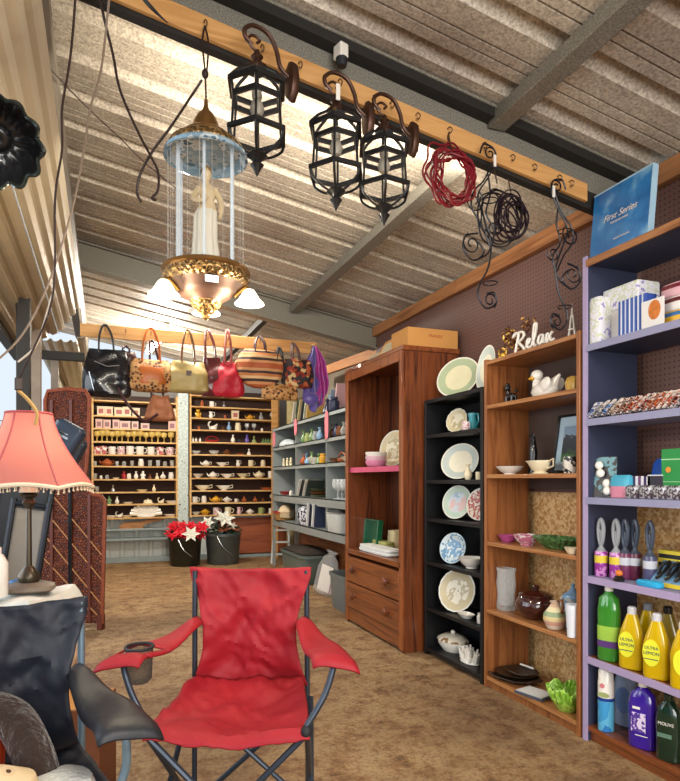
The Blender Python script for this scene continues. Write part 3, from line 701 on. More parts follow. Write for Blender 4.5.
put_r('pitcher', mat('turquoise_glaze', '#3f9fae', .3, coat=.4), 473, 2.2, 1.51, .9, 'turquoise jug at right of second level of black shelf')
put_r('mug', FLOR, 466, 2.12, 1.51, .6, 'small flowered cup in front of turquoise jug on black shelf')
put_r('mug', CREAM, 479, 2.13, 1.202, .5, 'tiny cream cup beside wide platter on black shelf')
put_r('vase', CREAM, 468, 2.13, 1.202, .8, 'small cream vase in front of wide oval platter on black shelf')
put_r('bowl', WHITE, 472, 2.16, .647, 1.1, 'white low bowl beside pale blue plate on black shelf')
put_r('dish', WHITE, 466, 2.13, .332, .8, 'small white dish in front of large round plate on black shelf')
put_r('jar', WHITE, 481, 2.13, .332, .7, 'little white jar at right of sixth level of black shelf')
# covered casserole
Xc = 2.2; t = thing('casserole_dish', 'white covered casserole with brown decoration on bottom of black shelf', 'casserole', (Xc, at_X(453, Xc), .052), -PI / 2)
MB().loft([(0, .085, .06), (.008, .09, .065), (.045, .125, .09), (.07, .13, .093)], 28).build('body', WHITE, t)
l_ = MB().loft([(.07, .134, .097), (.078, .13, .093), (.105, .08, .055), (.112, .02, .014)], 28).build('lid', blotch('brown_decor', ['#ddd4c0', '#ddd4c0', '#8a6a48', '#ddd4c0'], 14, .3), t)
MB().ball((0, 0, .122), (.02, .014, .014)).build('knob', WHITE, l_)
for s in (-1, 1): MB().tube([(s * .12, -.03, .055), (s * .155, 0, .062), (s * .12, .03, .055)], .008, 6).build('handle', WHITE, t)
# coral ornament
Xc = 2.16; t = MB(); random.seed(3); t.loft([(0, .09, .05), (.02, .08, .045), (.03, .05, .03)], 14)
for i in range(26):
    a = random.uniform(0, 2 * PI); r_ = random.uniform(.01, .085); x, y = r_ * math.cos(a), r_ * .5 * math.sin(a); h_ = random.uniform(.05, .10) * (1.2 - r_ * 5)
    h_ = max(.035, h_); t.tube([(x, y, .01), (x * 1.15, y * 1.1, h_ * .6), (x * 1.3, y * 1.2, h_)], [.012, .009, .006], 6)
o = t.build('coral_ornament', WHITE); o.location = (Xc, at_X(470, Xc), .052); o.rotation_euler[2] = -PI / 2
tag(o, 'spiky white coral ornament at right of bottom of black shelf', 'ornament')
# ================================================================== OAK BOOKCASE CONTENTS
RZ = -PI / 2
def rt(name, label, cat, px, X, H, rz=RZ, group=None): return thing(name, label, cat, (X, at_X(px, X), H), rz, group)
# top: gold leaf tree
random.seed(11)
t = rt('metal_tree', 'gold and bronze metal leaf tree ornament on top of the oak bookcase', 'ornament', 515, 2.25, 1.90)
MB().lathe([(.05, 0), (.05, .008), (.012, .02), (0, .02)], 14).build('base', GOLD, t)
mb = MB(); tips = []
for i in range(13):
    a = random.uniform(0, 2 * PI); q = random.uniform(.03, .12); z = random.uniform(.10, .21)
    p = [(0, 0, .01), (.01 * math.cos(a), .01 * math.sin(a), .07), (q * .6 * math.cos(a), q * .5 * math.sin(a), z * .8), (q * math.cos(a), q * .6 * math.sin(a), z)]
    mb.tube(smoothpts(p, 4), .003, 5); tips += [Vector(p[2]), Vector(p[3])]
mb.build('trunk', BRONZE, t)
for nm, mt, sd in (('gold_leaves', mat('leaf_gold', '#d0a050', .3, metal=.7), 1), ('bronze_leaves', mat('leaf_bronze', '#5a3420', .35, metal=.6), 2)):
    mb = MB(); random.seed(sd)
    for i in range(60):
        c = random.choice(tips) + Vector([random.uniform(-.03, .03) for _ in range(3)]); L = random.uniform(.01, .017)
        mb.T = Matrix.Translation(c) @ Euler([random.uniform(0, 6) for _ in range(3)]).to_matrix().to_4x4()
        mb.loft([(-L, .001, .001), (0, L * .55, .0015), (L, .001, .001)], 6)
    o = mb.build(nm, mt, t); o['kind'] = 'stuff'
# Relax sign in script
t = rt('word_sign', 'white script sign reading Relax standing on top of the oak bookcase', 'sign', 534, 2.15, 1.90)
t.scale = (1.5, 1, 1.05)
S = {'R': [(.0, .0), (.012, .05), (.02, .085), (.0, .095), (-.012, .08), (.01, .092), (.045, .09), (.05, .068), (.028, .052), (.018, .05), (.04, .025), (.058, .002)],
     'e': [(.062, .012), (.08, .03), (.086, .045), (.074, .046), (.068, .025), (.078, .006), (.094, .012)],
     'l': [(.094, .012), (.112, .05), (.122, .10), (.112, .108), (.104, .06), (.108, .012), (.122, .01)],
     'a': [(.156, .045), (.14, .046), (.130, .022), (.142, .008), (.155, .03), (.158, .045), (.158, .012), (.172, .012)],
     'x': [(.172, .012), (.178, .044), (.19, .03), (.20, .006), (.216, .014)], 'x2': [(.206, .048), (.19, .03), (.176, .002)]}
for k, p in S.items():
    if k == 'x2': continue
    mb = MB(); mb.tube([(x - .105, -.004, z * 1.1 + .008) for x, z in [(q.x, q.y) for q in smoothpts([(a, b_, 0) for a, b_ in p], 5)]], .0065, 6)
    if k == 'x': mb.tube([(x - .105, -.004, z * 1.1 + .008) for x, z in S['x2']], .0065, 6)
    mb.build('letter_' + k.lower(), WHITE, t)
MB().box(-.11, .115, -.012, .006, 0, .006).build('base', WHITE, t)
# white tower ornament
t = rt('tower_ornament', 'white slender tower ornament at the right end of the bookcase top', 'ornament', 572, 2.2, 1.90)
for s in (-1, 1): MB().tube([(s * .028, 0, 0), (s * .016, 0, .06), (s * .006, 0, .13)], [.009, .006, .004], 6).build('leg', WHITE, t)
MB().box(-.02, .02, -.008, .008, .055, .063).lathe([(.006, .12), (.004, .16), (0, .19)], 6).build('spire', WHITE, t)
put_r('swan_figurine', mat('gilt', '#c79a3c', .3, metal=.7), 502, 2.14, 1.90, .5, 'small gilt ornament lying at foot of the metal tree')
# level 1: black poodle, white duck, gold shell
t = rt('poodle_figurine', 'glossy black poodle figurine on upper shelf of the oak bookcase', 'figurine', 511, 2.18, 1.634, RZ)
mb = MB(); mb.ball((0, 0, .045), (.036, .02, .022), 12, 7); mb.ball((-.03, 0, .07), (.014, .013, .022)); mb.ball((-.034, 0, .098), .017); mb.tube([(-.045, 0, .094), (-.062, 0, .09)], .007, 6)
for x in (-.024, .026):
    for y in (-.012, .012): mb.tube([(x, y, .045), (x, y, .006)], [.010, .007], 6); mb.ball((x - .003, y, .008), (.011, .009, .008), 8, 4)
mb.build('body', BLACK, t)
mb = MB(); mb.ball((-.033, 0, .114), .013, 8, 5); mb.ball((.05, 0, .072), .010, 8, 5); mb.tube([(.034, 0, .05), (.05, 0, .07)], .004, 5); mb.ball((-.028, .016, .095), (.006, .005, .014), 8, 4); mb.ball((-.028, -.016, .095), (.006, .005, .014), 8, 4); mb.build('pompoms', BLACK, t)
t = rt('duck_planter', 'white ceramic duck with yellow beak on upper shelf of the oak bookcase', 'figurine', 545, 2.17, 1.634, RZ)
MB().loft([(0, .06, .04, 0, 0), (.01, .08, .05, 0, 0), (.035, .095, .055, 0, 0), (.06, .085, .05, .002, 0), (.075, .06, .036, .015, 0), (.082, .03, .02, .02, 0)], 20).build('body', WHITE, t)
mb = MB(); mb.tube(smoothpts([(-.055, 0, .05), (-.066, 0, .085), (-.062, 0, .11)], 4), [.034, .03, .028, .026, .024, .022, .022, .022, .022], 12); mb.ball((-.062, -.002, .125), (.036, .032, .032)); mb.build('head', WHITE, t)
MB().ball((-.072, -.022, .112), (.022, .016, .013)).ball((-.078, -.034, .108), (.014, .012, .006)).build('beak', YEL, t)
for s in (-1, 1): o = MB(); o.T = Matrix.Translation((.05, s * .044, .06)) @ Euler((0, -.5, 0)).to_matrix().to_4x4(); o.ball((0, 0, 0), (.05, .010, .034), 12, 6); o.build('wing', WHITE, t)
mb = MB(); mb.tube([(.07, 0, .065), (.115, 0, .105)], [.03, .006], 8); mb.build('tail', WHITE, t)
mb = MB(); mb.loft([(0, .02, .018), (.01, .035, .02), (.045, .04, .022), (.07, .03, .012), (.075, .012, .006)], 20, flute=10, fa=.08)
o = mb.build('seashell', mat('shell_gold', '#c9a04c', .35)); o.location = (2.14, at_X(572, 2.14), 1.634); o.rotation_euler[2] = RZ; tag(o, 'golden ribbed seashell at right of upper bookcase shelf', 'seashell')
# level 2: bowl, gravy boat, mug, dark bird vase, framed picture
put_r('bowl', WHITE, 510, 2.16, 1.233, (1.0, 1.0, .75), 'plain white bowl on second shelf of the oak bookcase')
t = rt('gravy_boat', 'large cream gravy boat in front of framed picture on oak bookcase', 'gravy boat', 540, 2.15, 1.233)
m_gravy(.11, .07).build('body', CREAM, t)
MB().loft([(0, .055, .035), (.006, .05, .03), (.014, .035, .022)], 16).build('foot', CREAM, t)
put_r('mug', blotch('black_leaf_print', ['#e6e0d4', '#e6e0d4', '#26262a', '#e6e0d4'], 22, .3), 571, 2.13, 1.233, .85, 'white mug with black leaf print at right of bookcase second shelf', rz=RZ + 2.6)
t = rt('bird_vase', 'tall dark bird shaped vase behind bowl on second bookcase shelf', 'vase', 533, 2.27, 1.233)
MB().loft([(0, .03, .03), (.01, .03, .03), (.06, .022, .02), (.12, .03, .024), (.17, .018, .018), (.20, .014, .014), (.215, .022, .012, -.01, 0), (.225, .03, .008, -.016, 0)], 14).build('body', BLACK, t)
t = thing('framed_picture', 'framed landscape picture with pale mat leaning in oak bookcase', 'picture', (2.255, at_X(571, 2.255), 1.236), RZ)
q = Matrix.Translation((0, 0, .0)) @ Euler((-.16, 0, 0)).to_matrix().to_4x4()
def fr_(name, m_, boxes):
    mb = MB(); mb.T = q
    for x in boxes: mb.box(*x)
    return mb.build(name, m_, t, smooth=False)
fr_('frame', BLACK, [(-.14, .13, -.012, .012, 0, .014), (-.14, .13, -.012, .012, .30, .314), (-.14, -.126, -.012, .012, .014, .30), (.116, .13, -.012, .012, .014, .30)])
fr_('mat_board', mat('pale_blue_mat', '#a9c2d2', .6), [(-.126, .116, -.004, .004, .014, .30)])
PICM, n, l, b = nt('landscape_picture')
tc = n.new('ShaderNodeTexCoord'); sp = n.new('ShaderNodeSeparateXYZ'); l.new(tc.outputs['Generated'], sp.inputs[0]); no = n.new('ShaderNodeTexNoise'); no.inputs['Scale'].default_value = 5; l.new(tc.outputs['Generated'], no.inputs[0])
ma = n.new('ShaderNodeMath'); ma.operation = 'MULTIPLY_ADD'; ma.inputs[1].default_value = .5; l.new(no.outputs['Fac'], ma.inputs[0]); l.new(sp.outputs['Z'], ma.inputs[2])
r = ramp(n, [(0, '#3c6a34'), (.44, '#26402a'), (.52, '#1c2634'), (.85, '#1f2c3e'), (.98, '#7d97b0')], 'CONSTANT'); l.new(ma.outputs[0], r.inputs[0]); l.new(r.outputs[0], b.inputs['Base Color']); b.inputs['Roughness'].default_value = .3
fr_('print', PICM, [(-.085, .075, -.006, -.004, .06, .25)])
# level 3: pink dish, floral bowl, green leaf basket
put_r('dish', mat('magenta_glaze', '#b4508c', .3, coat=.4), 508, 2.18, .844, (.62, 1, 1.1), 'pink oval dish on third shelf of the oak bookcase')
put_r('bowl', blotch('pink_rose_print', ['#e6dcdc', '#e6dcdc', '#b86a86', '#e6dcdc'], 26, .3), 527, 2.16, .844, .95, 'white footed bowl with pink roses on third bookcase shelf')
t = rt('leaf_basket', 'dark green pleated leaf shaped dish on third bookcase shelf', 'dish', 558, 2.2, .844)
mb = MB(); mb.loft([(0, .08, .04), (.008, .09, .05), (.055, .17, .09), (.06, .165, .085), (.015, .08, .045)], 80, 2, (True, True), flute=26, fa=.05); mb.build('body', blotch('leaf_green_stripe', ['#2c4a2c', '#3f6e3a', '#7a9a60'], 50, .4), t)
t = rt('bowl', 'small cream scalloped dish in front of green leaf dish', 'dish', 573, 2.11, .844)
MB().loft([(0, .025, .02), (.03, .05, .035), (.028, .045, .03), (.006, .02, .015)], 40, flute=9, fa=.06).build('body', CREAM, t)
# level 4: glass vase, brown bean pot, striped jug, blue stein, white tumbler
t = rt('glass_vase', 'tall wavy clear glass vase on fourth shelf of the oak bookcase', 'vase', 506, 2.17, .452)
MB().loft([(0, .055, .04), (.02, .056, .042), (.08, .05, .038), (.15, .057, .043), (.21, .05, .038), (.24, .058, .045), (.24, .052, .04), (.15, .05, .037), (.08, .043, .032), (.03, .048, .035)], 28, 3.2, (True, True), flute=8, fa=.03).build('body', glass('thick_glass', (.75, .8, .8), .16), t)
t = rt('bean_pot', 'glossy dark brown lidded bean pot on fourth shelf of bookcase', 'pot', 536, 2.19, .452)
MB().lathe([(.06, 0), (.075, .008), (.105, .05), (.108, .08), (.09, .115), (.085, .122)], 28).build('body', BROWNG, t)
l_ = MB().lathe([(.092, .122), (.092, .130), (.06, .145), (.02, .150), (.014, .155), (.022, .168), (.014, .178), (0, .18)], 24).build('lid', BROWNG, t)
for s in (-1, 1): MB().tube([(s * .10, -.025, .09), (s * .13, 0, .094), (s * .10, .025, .09)], .009, 7).build('handle', BROWNG, t)
t = rt('ceramic_jug', 'small round jug with cream, green and pink bands on fourth shelf', 'jug', 555, 2.12, .452)
m1 = stripes('jug_bands', ['#d8c8b4', '#c99a88', '#d9c48e', '#8fa07a', '#e0d3a8', '#c9a88e'], 'Z', 7.5, .35)
MB().lathe([(.035, 0), (.04, .006), (.058, .045), (.056, .075), (.03, .108), (.02, .125), (.026, .138), (.020, .138), (.015, .12)], 24).build('body', m1, t)
MB().tube(smoothpts([(.015, 0, .135), (.045, 0, .15), (.058, 0, .115), (.045, 0, .085)], 4), .006, 6).build('handle', BRONZE, t)
t = rt('stein', 'pale blue and grey lidded stein behind white tumbler in bookcase', 'stein', 573, 2.24, .452)
MB().lathe([(.05, 0), (.052, .02), (.046, .03), (.044, .13), (.05, .14), (.05, .15)], 20).build('body', blotch('stein_relief', ['#b9bdb8', '#7fa0bb', '#c9c8bd'], 24, .35), t)
MB().lathe([(.052, .15), (.05, .162), (.02, .18), (.008, .20), (.012, .21), (0, .225)], 20).build('lid', BLUEG, t)
MB().tube(smoothpts([(-.045, 0, .14), (-.085, 0, .13), (-.085, 0, .06), (-.045, 0, .03)], 5), .007, 6).build('handle', WHITE, t)
t = rt('tumbler', 'tall plain white tumbler at right front of fourth bookcase shelf', 'tumbler', 573, 2.09, .452)
MB().lathe([(.026, 0), (.036, .155), (.033, .155), (.024, .006), (0, .006)], 20).build('body', mat('frost_white', '#dfe3ea', .4), t)
# bottom: brown trays, notebook, cabbage bowl
t = rt('serving_tray', 'dark brown octagonal serving tray on the bottom of the bookcase', 'tray', 512, 2.19, .067, RZ)
TRAYM = mat('tray_brown', '#3c2e24', .35, metal=.3, var=.4)
MB().loft([(0, .15, .09), (.006, .155, .095), (.022, .205, .13), (.026, .20, .127), (.012, .15, .09)], 8, 2).build('body', TRAYM, t, smooth=False)
for s in (-1, 1): MB().tube([(s * .19, -.04, .024), (s * .215, -.04, .04), (s * .215, .04, .04), (s * .19, .04, .024)], .006, 6).build('handle', TRAYM, t)
t = rt('serving_plate', 'round dark metal plate stacked on the brown serving tray', 'plate', 517, 2.20, .094, RZ)
MB().lathe([(.07, 0), (.12, .012), (.122, .016), (.07, .006), (0, .006)], 24).build('body', TRAYM, t)
t = rt('serving_plate', 'small square dark plate topmost on tray stack in bookcase', 'plate', 521, 2.20, .111, RZ)
MB().loft([(0, .06, .05), (.014, .10, .07), (.016, .097, .068), (.006, .055, .045)], 20, 4).build('body', TRAYM, t)
o = MB().tube([(-.05, 0, .0), (.05, 0, .0)], .006, 8).build('roll', WHITE, None); o.name = 'paper_roll'; o.location = (2.26, at_X(527, 2.26), .134); o.rotation_euler[2] = RZ + .15; tag(o, 'thin white paper roll lying on the stack of dark plates', 'paper')
t = rt('notebook', 'white open notebook page lying on lowest bookcase shelf', 'book', 535, 2.12, .068, RZ + .25)
MB().box(-.085, .085, -.06, .06, 0, .014).build('cover', mat('slate_cover', '#4a4e58', .5), t, smooth=False)
MB().box(-.08, .08, -.057, .057, .014, .017).build('page', stripes('lined_paper', ['#dcdcd8', '#dcdcd8', '#dcdcd8', '#a9adb4'], 'Y', 90, .7), t, smooth=False)
t = rt('cabbage_bowl', 'bright green cabbage leaf ceramic bowl on lowest bookcase shelf', 'bowl', 567, 2.13, .067)
CAB = blotch('cabbage_green', ['#6f9e2c', '#86b83a', '#a4cc55', '#79ab34'], 18, .3, 'noise', coat=.5)
MB().lathe([(.04, 0), (.05, .01), (.075, .05), (.07, .05), (.04, .014), (0, .012)], 24).build('body', CAB, t)
for ring, (k, R, h_) in enumerate(((6, .062, .115), (5, .05, .09))):
    for i in range(k):
        a0 = 2 * PI * (i + .5 * ring) / k
        def lf(u, v, a0=a0, R=R, h_=h_, k=k):
            sp_ = (u - .5) * 2.4 * PI / k * (1 - .35 * abs(v - .5)); rr = .03 + (R) * math.sin(v * PI * .55) + .008 * math.sin(u * 26) * v
            return (rr * math.cos(a0 + sp_), rr * math.sin(a0 + sp_), .012 + h_ * v - .03 * (2 * abs(u - .5)) ** 2 * v + .006 * math.sin(u * 31) * v)
        MB().grid(lf, 14, 8).build('leaf', CAB, t, solid=.004)

# ================================================================== SLATE BLUE UNIT CONTENTS
# blue box on top
t = thing('gift_box', 'flat blue box with silver lettering leaning on top of shelf unit', 'box', (2.115, 2.105, 2.213), RZ)
BBX, n, l, b = nt('blue_card'); tc = n.new('ShaderNodeTexCoord'); no = n.new('ShaderNodeTexNoise'); no.inputs['Scale'].default_value = 9; no.inputs['Detail'].default_value = 6; l.new(tc.outputs['Object'], no.inputs['Vector'])
r = ramp(n, [(.35, '#1d5f9c'), (.55, '#2f78b4'), (.72, '#7fb0d0')]); l.new(no.outputs['Fac'], r.inputs[0]); l.new(r.outputs[0], b.inputs['Base Color']); b.inputs['Roughness'].default_value = .3
mb = MB(); mb.T = Euler((-.10, 0, 0)).to_matrix().to_4x4(); mb.box(-.165, .165, -.02, .008, 0, .30); mb.build('carton', BBX, t, smooth=False, bevel=.002)
mb = MB(); mb.T = Euler((-.10, 0, 0)).to_matrix().to_4x4(); mb.box(-.166, .166, -.021, .009, .294, .302); mb.box(.163, .167, -.021, .009, 0, .296); mb.build('edge', mat('light_blue_edge', '#9fc0d4', .4), t, smooth=False)
ta = PI / 2 - .10
SILT = mat('silver_print', '#d8ccc0', .4)
def ltext(body, size, z, x=0, shear=.3, yy=-.0215):
    return text(body, size, SILT, t, (x, yy * math.cos(.10) + z * math.sin(.10) , z * math.cos(.10) ), (PI / 2 - .10, 0, 0), shear=shear)
ltext('First Series', .042, .16, 0, .35); ltext('PORCELAIN WARE', .012, .13, 0, .1); ltext('MADE IN ENGLAND', .010, .05, .02, 0)
mb = MB(); mb.T = Matrix.Translation((0, -.0215 * math.cos(.1) + .30 * math.sin(.1), .25)) @ Euler((PI / 2 - .1, 0, 0)).to_matrix().to_4x4(); mb.lathe([(.014, -.002), (.014, .001), (.009, .0015), (0, .0015)], 20); mb.build('emblem', SILT, t)
# shelf 1.82
LILAC = blotch('lilac_flowers', ['#dcdde0', '#9a92c4', '#e2e0e6', '#e2e0e6', '#ccd2b4', '#e2e0e6', '#e2e0e6', '#a49ac8'], 26, .7, 'noise')
t = rt('tissue_box', 'tall floral lilac tissue pack at left of the slate unit top shelf', 'box', 599, 2.14, 1.822)
MB().loft([(0, .05, .045), (.005, .053, .048), (.20, .053, .048), (.215, .045, .04)], 24, 5).build('wrap', LILAC, t)
t = rt('tissue_box', 'large floral lilac tissue box with white side behind striped pack', 'box', 632, 2.22, 1.822)
MB().box(-.105, .09, -.06, .06, 0, .145).build('side', mat('white_card', '#d9d6d2', .7), t, smooth=False, bevel=.004)
MB().box(-.11, .095, -.065, .065, .145, .25).build('wrap', LILAC, t, smooth=False, bevel=.008)
t = rt('napkin_pack', 'blue and white striped paper pack on slate unit top shelf', 'pack', 637, 2.125, 1.822)
MB().box(-.075, .075, -.03, .03, 0, .155).build('pack', stripes('blue_stripes', ['#2c4c9c', '#c9d0e4', '#3f60ac', '#2c4c9c', '#dfe2ea', '#4a6ab4'], 'X', 22, .6), t, smooth=False, bevel=.004)
t = rt('recipe_card', 'white card with orange photo propped against striped pack', 'card', 652, 2.075, 1.822)
t.location.x = 2.09
MB().box(-.065, .045, -.002, .002, .005, .115).build('card', mat('card_white', '#e4e0dc', .6), t, smooth=False)
o = MB().loft([(.002, .03, .04), (.003, .03, .04)], 16).build('photo', mat('orange_photo', '#c9742c', .5, var=.5, scale=40), t, smooth=False); o.rotation_euler = (PI / 2, 0, 0); o.location = (.0, 0, .07)
PK = [('pink and white wrapped sweets packet, topmost at the right frame edge', '#d0a0a8', '#6a1f2c', .135), ('white and maroon sweets packet between two others at the right edge', '#d9d4d0', '#5a1824', .075), ('yellow and blue wrapped packet, lowest of the stack at right edge', '#dca828', '#3a6a9c', .02)]
for i, (lb, c1, c2, z) in enumerate(PK):
    t = rt('sweets_packet', lb, 'packet', 677, 2.16, 1.822 + i * .0 + (.0 if i == 2 else (.056 if i == 1 else .112)), RZ, 'packets at the right edge')
    MB().loft([(0, .05, .035), (.01, .055, .04), (.045, .055, .04), (.055, .048, .034)], 16, 4).build('wrapper', stripes('pk%d' % i, [c1, c1, c2], 'Z', 20, .4), t)
# shelf 1.478 : row of narrow packets leaning
cols = [('#c9ccd4', '#2c4a8c', 'white and blue'), ('#8c8a90', '#1e2430', 'grey and black'), ('#3f78c0', '#1c2f5c', 'bright blue'), ('#d0b89a', '#4a3428', 'tan and brown'), ('#e0d0c0', '#6a3424', 'cream and brown'), ('#c98a6c', '#3a201a', 'peach and dark brown'),
        ('#c0521f', '#5a1a14', 'orange and maroon'), ('#b43a1c', '#e0b8a0', 'red orange'), ('#8c2a20', '#2a1414', 'dark red'), ('#d0906a', '#7a3020', 'salmon'), ('#c96a34', '#8c2a1c', 'rust orange'), ('#a83c2c', '#e0c8b0', 'brick red'), ('#c04a20', '#e8dccf', 'orange and white'), ('#b85a3c', '#2c1a18', 'burnt orange')]
for i, (a, b_, nm) in enumerate(cols):
    px = 596 + i * 6.3; X = 2.13
    t = thing('snack_packet', f'{nm} packet, {ORD[i + 1]} from left in the leaning row', 'packet', (X, at_X(px, X), 1.480), RZ, 'leaning packets on the second shelf of the slate unit')
    mb = MB(); mb.T = Matrix.Translation((0, 0, .007)) @ Euler((random.uniform(-.15, .15), .85, 0)).to_matrix().to_4x4(); mb.loft([(0, .005, .055), (.01, .008, .058), (.09, .008, .058), (.10, .003, .055)], 8, 3)
    mb.build('wrapper', blotch('sn%d' % i, [a, b_, a, '#d9d0c8', b_, a], 45, .3), t, smooth=False, bevel=.003)
# shelf 1.12
t = rt('bulb_pack', 'black blister pack of four white round bulbs on slate unit', 'pack', 603, 2.13, 1.122, RZ + .45)
q = Euler((-.12, 0, 0)).to_matrix().to_4x4()
mb = MB(); mb.T = q; mb.box(-.05, .055, 0, .006, 0, .185); mb.build('card', blotch('black_card_print', ['#1c1c20', '#1c1c20', '#5a8a94', '#2a2a2e'], 20, .4), t, smooth=False)
for x, z in ((-.02, .145), (-.012, .108), (.018, .062), (.022, .028)):
    mb = MB(); mb.T = q; mb.ball((x, -.012, z), (.020, .015, .02)); mb.build('bulb', WHITE, t)
t = rt('wipes_pack', 'turquoise and pink packet standing between bulb pack and purple packet', 'pack', 622, 2.14, 1.122)
MB().loft([(0, .055, .02), (.05, .056, .022)], 14, 4).build('lower', mat('pink_wrap', '#d98aa0', .4), t)
MB().loft([(.05, .056, .022), (.085, .054, .02), (.10, .05, .006)], 14, 4).build('upper', mat('aqua_wrap', '#4aa8c4', .4), t)
t = rt('label_packet', 'white and purple striped packet behind silver packs on slate unit', 'pack', 643, 2.16, 1.122)
MB().box(-.05, .05, -.012, .012, 0, .095).build('wrapper', stripes('purple_white', ['#d9d6dc', '#3a2450', '#d9d6dc', '#6a3a68'], 'X', 17, .4), t, smooth=False, bevel=.003)
t = rt('label_packet', 'dark packet with white window behind the silver packs, beside green box', 'pack', 657, 2.16, 1.122)
MB().box(-.04, .04, -.012, .012, 0, .10).build('wrapper', stripes('dark_white', ['#2a2030', '#d9dce0', '#2a2030'], 'Z', 14, .4), t, smooth=False, bevel=.003)
t = rt('cloth_pack', 'bright blue crumpled pack behind the green box on slate unit', 'pack', 664, 2.24, 1.122)
MB().loft([(0, .05, .03), (.08, .055, .035), (.15, .045, .02), (.17, .03, .006)], 18, 3, flute=7, fa=.05).build('wrapper', mat('bright_blue_wrap', '#2456b4', .3, var=.3), t)
t = rt('tea_carton', 'green carton with orange spot on third shelf of slate unit', 'box', 676, 2.18, 1.122)
MB().box(-.045, .06, -.03, .03, 0, .205).build('carton', mat('green_card', '#1f8a3c', .4, var=.15), t, smooth=False, bevel=.002)
o = MB().lathe([(.012, 0), (.012, .002)], 12).build('spot', mat('orange_spot', '#e09030', .5), t); o.rotation_euler = (PI / 2, 0, 0); o.location = (-.01, -.030, .12)
MB().box(-.045, .06, -.0305, -.030, .03, .034).box(-.045, .06, -.0305, -.030, .07, .072).box(-.045, .06, -.0305, -.030, .16, .164).build('print', mat('pale_green_print', '#b4dcb0', .5), t, smooth=False)
for i in range(4):
    px = 634 + i * 14
    t = thing('foil_pack', f'silver foil pack, {ORD[i + 1]} from left in the front row of slate unit', 'pack', (2.11, at_X(px, 2.11), 1.122), RZ, 'silver foil packs')
    MB().loft([(0, .034, .016), (.006, .036, .02), (.046, .036, .02), (.056, .03, .01)], 14, 4).build('wrapper', blotch('foil_print', ['#8c8c90', '#c9c9cc', '#5a4a54', '#b4b4b8'], 60, .25, metal=.4), t)
# shelf .76 : lint rollers
GREYP = mat('grey_handle', '#8e9296', .4); DKH = mat('slate_handle', '#3f4858', .35)
def roller(px, X, hm, sm, label, H=.762):
    t = thing('lint_roller', label, 'lint roller', (X, at_X(px, X), H), RZ, 'lint rollers in a row')
    MB().lathe([(.026, 0), (.028, .004), (.028, .11), (.026, .114), (0, .114)], 20).build('sleeve', sm, t)
    MB().lathe([(.0285, .062), (.0285, .095)], 20, (False, False)).build('label', mat('yellow_label', '#d0bc38', .4, var=.2, scale=60) if hm is GREYP else mat('white_label', '#b9bcc4', .4, var=.3, scale=60), t)
    h = MB(); h.lathe([(.024, .112), (.018, .122), (.009, .135), (.0085, .15)], 12)
    h.tube(smoothpts([(0, 0, .14), (-.011, 0, .175), (-.014, 0, .225), (0, 0, .258), (.014, 0, .225), (.011, 0, .175), (0, 0, .14)], 5), .0095, 8)
    h.loft([(.14, .009, .007), (.17, .012, .007), (.20, .012, .007), (.21, .004, .004)], 10)
    h.build('handle', hm, t); return t
PUR = blotch('violet_print', ['#8c2c8c', '#8c2c8c', '#c98ac4', '#7a2078'], 30, .3, 'noise', coat=.3); MAR = mat('maroon_sleeve', '#5a2038', .3, coat=.3)
roller(601, 2.12, GREYP, PUR, 'leftmost lint roller with grey handle and violet sleeve')
roller(616, 2.14, GREYP, PUR, 'second lint roller from left, grey handle and violet sleeve')
roller(625, 2.16, DKH, mat('plum_sleeve', '#6a2c50', .3, coat=.3), 'third lint roller from left with dark handle and plum sleeve')
roller(635, 2.19, DKH, MAR, 'fourth lint roller from left, dark handle and maroon sleeve')
roller(650, 2.17, DKH, mat('slate_sleeve', '#4a4a6a', .3, coat=.3), 'rightmost lint roller with slate blue sleeve')
t = rt('pincushion', 'small orange and black figure on slate unit before lint rollers', 'ornament', 619, 2.085, .762)
MB().lathe([(.022, 0), (.024, .01), (.016, .022), (0, .024)], 14).build('base', BLACK, t); MB().ball((0, 0, .034), (.017, .015, .014)).build('top', mat('orange_top', '#d9762c', .4), t)
t = rt('tool_pack', 'tilted pack of black hair clips on blue and yellow card', 'pack', 668, 2.13, .762)
q = Matrix.Translation((0, 0, 0)) @ Euler((-.75, 0, 0)).to_matrix().to_4x4()
mb = MB(); mb.T = q; mb.box(-.10, .10, -.002, .002, 0, .17); mb.build('card', mat('blue_card2', '#6f98b8', .4, var=.3, scale=30), t, smooth=False)
mb = MB(); mb.T = q; mb.box(-.10, .10, -.004, -.002, .145, .172); mb.box(-.1, .1, -.004, -.002, 0, .02); mb.build('header', mat('yellow_header', '#d0b838', .4), t, smooth=False)
for i in range(4):
    mb = MB(); mb.T = q; x = -.07 + i * .045; mb.tube(smoothpts([(x, -.012, .03), (x + .02, -.016, .06), (x + .018, -.012, .12), (x - .005, -.016, .10), (x, -.012, .05)], 4), .007, 6); mb.build('hair_clip', BLACK, t)
t = rt('tool_pack', 'yellow topped pack lying behind the tilted hair clip pack', 'pack', 676, 2.24, .762)
MB().box(-.07, .07, -.02, .02, 0, .14).build('card', stripes('yb', ['#1f1f20', '#d6c238'], 'Z', 28, .4), t, smooth=False)
t = rt('sponge_pack', 'flat bright blue sponge at shelf edge below the hair clip pack', 'sponge', 650, 2.10, .762)
MB().loft([(0, .055, .022), (.006, .058, .025), (.018, .058, .025), (.023, .052, .02)], 20, 4).build('sponge', mat('sponge_blue', '#2ca4d4', .5), t)
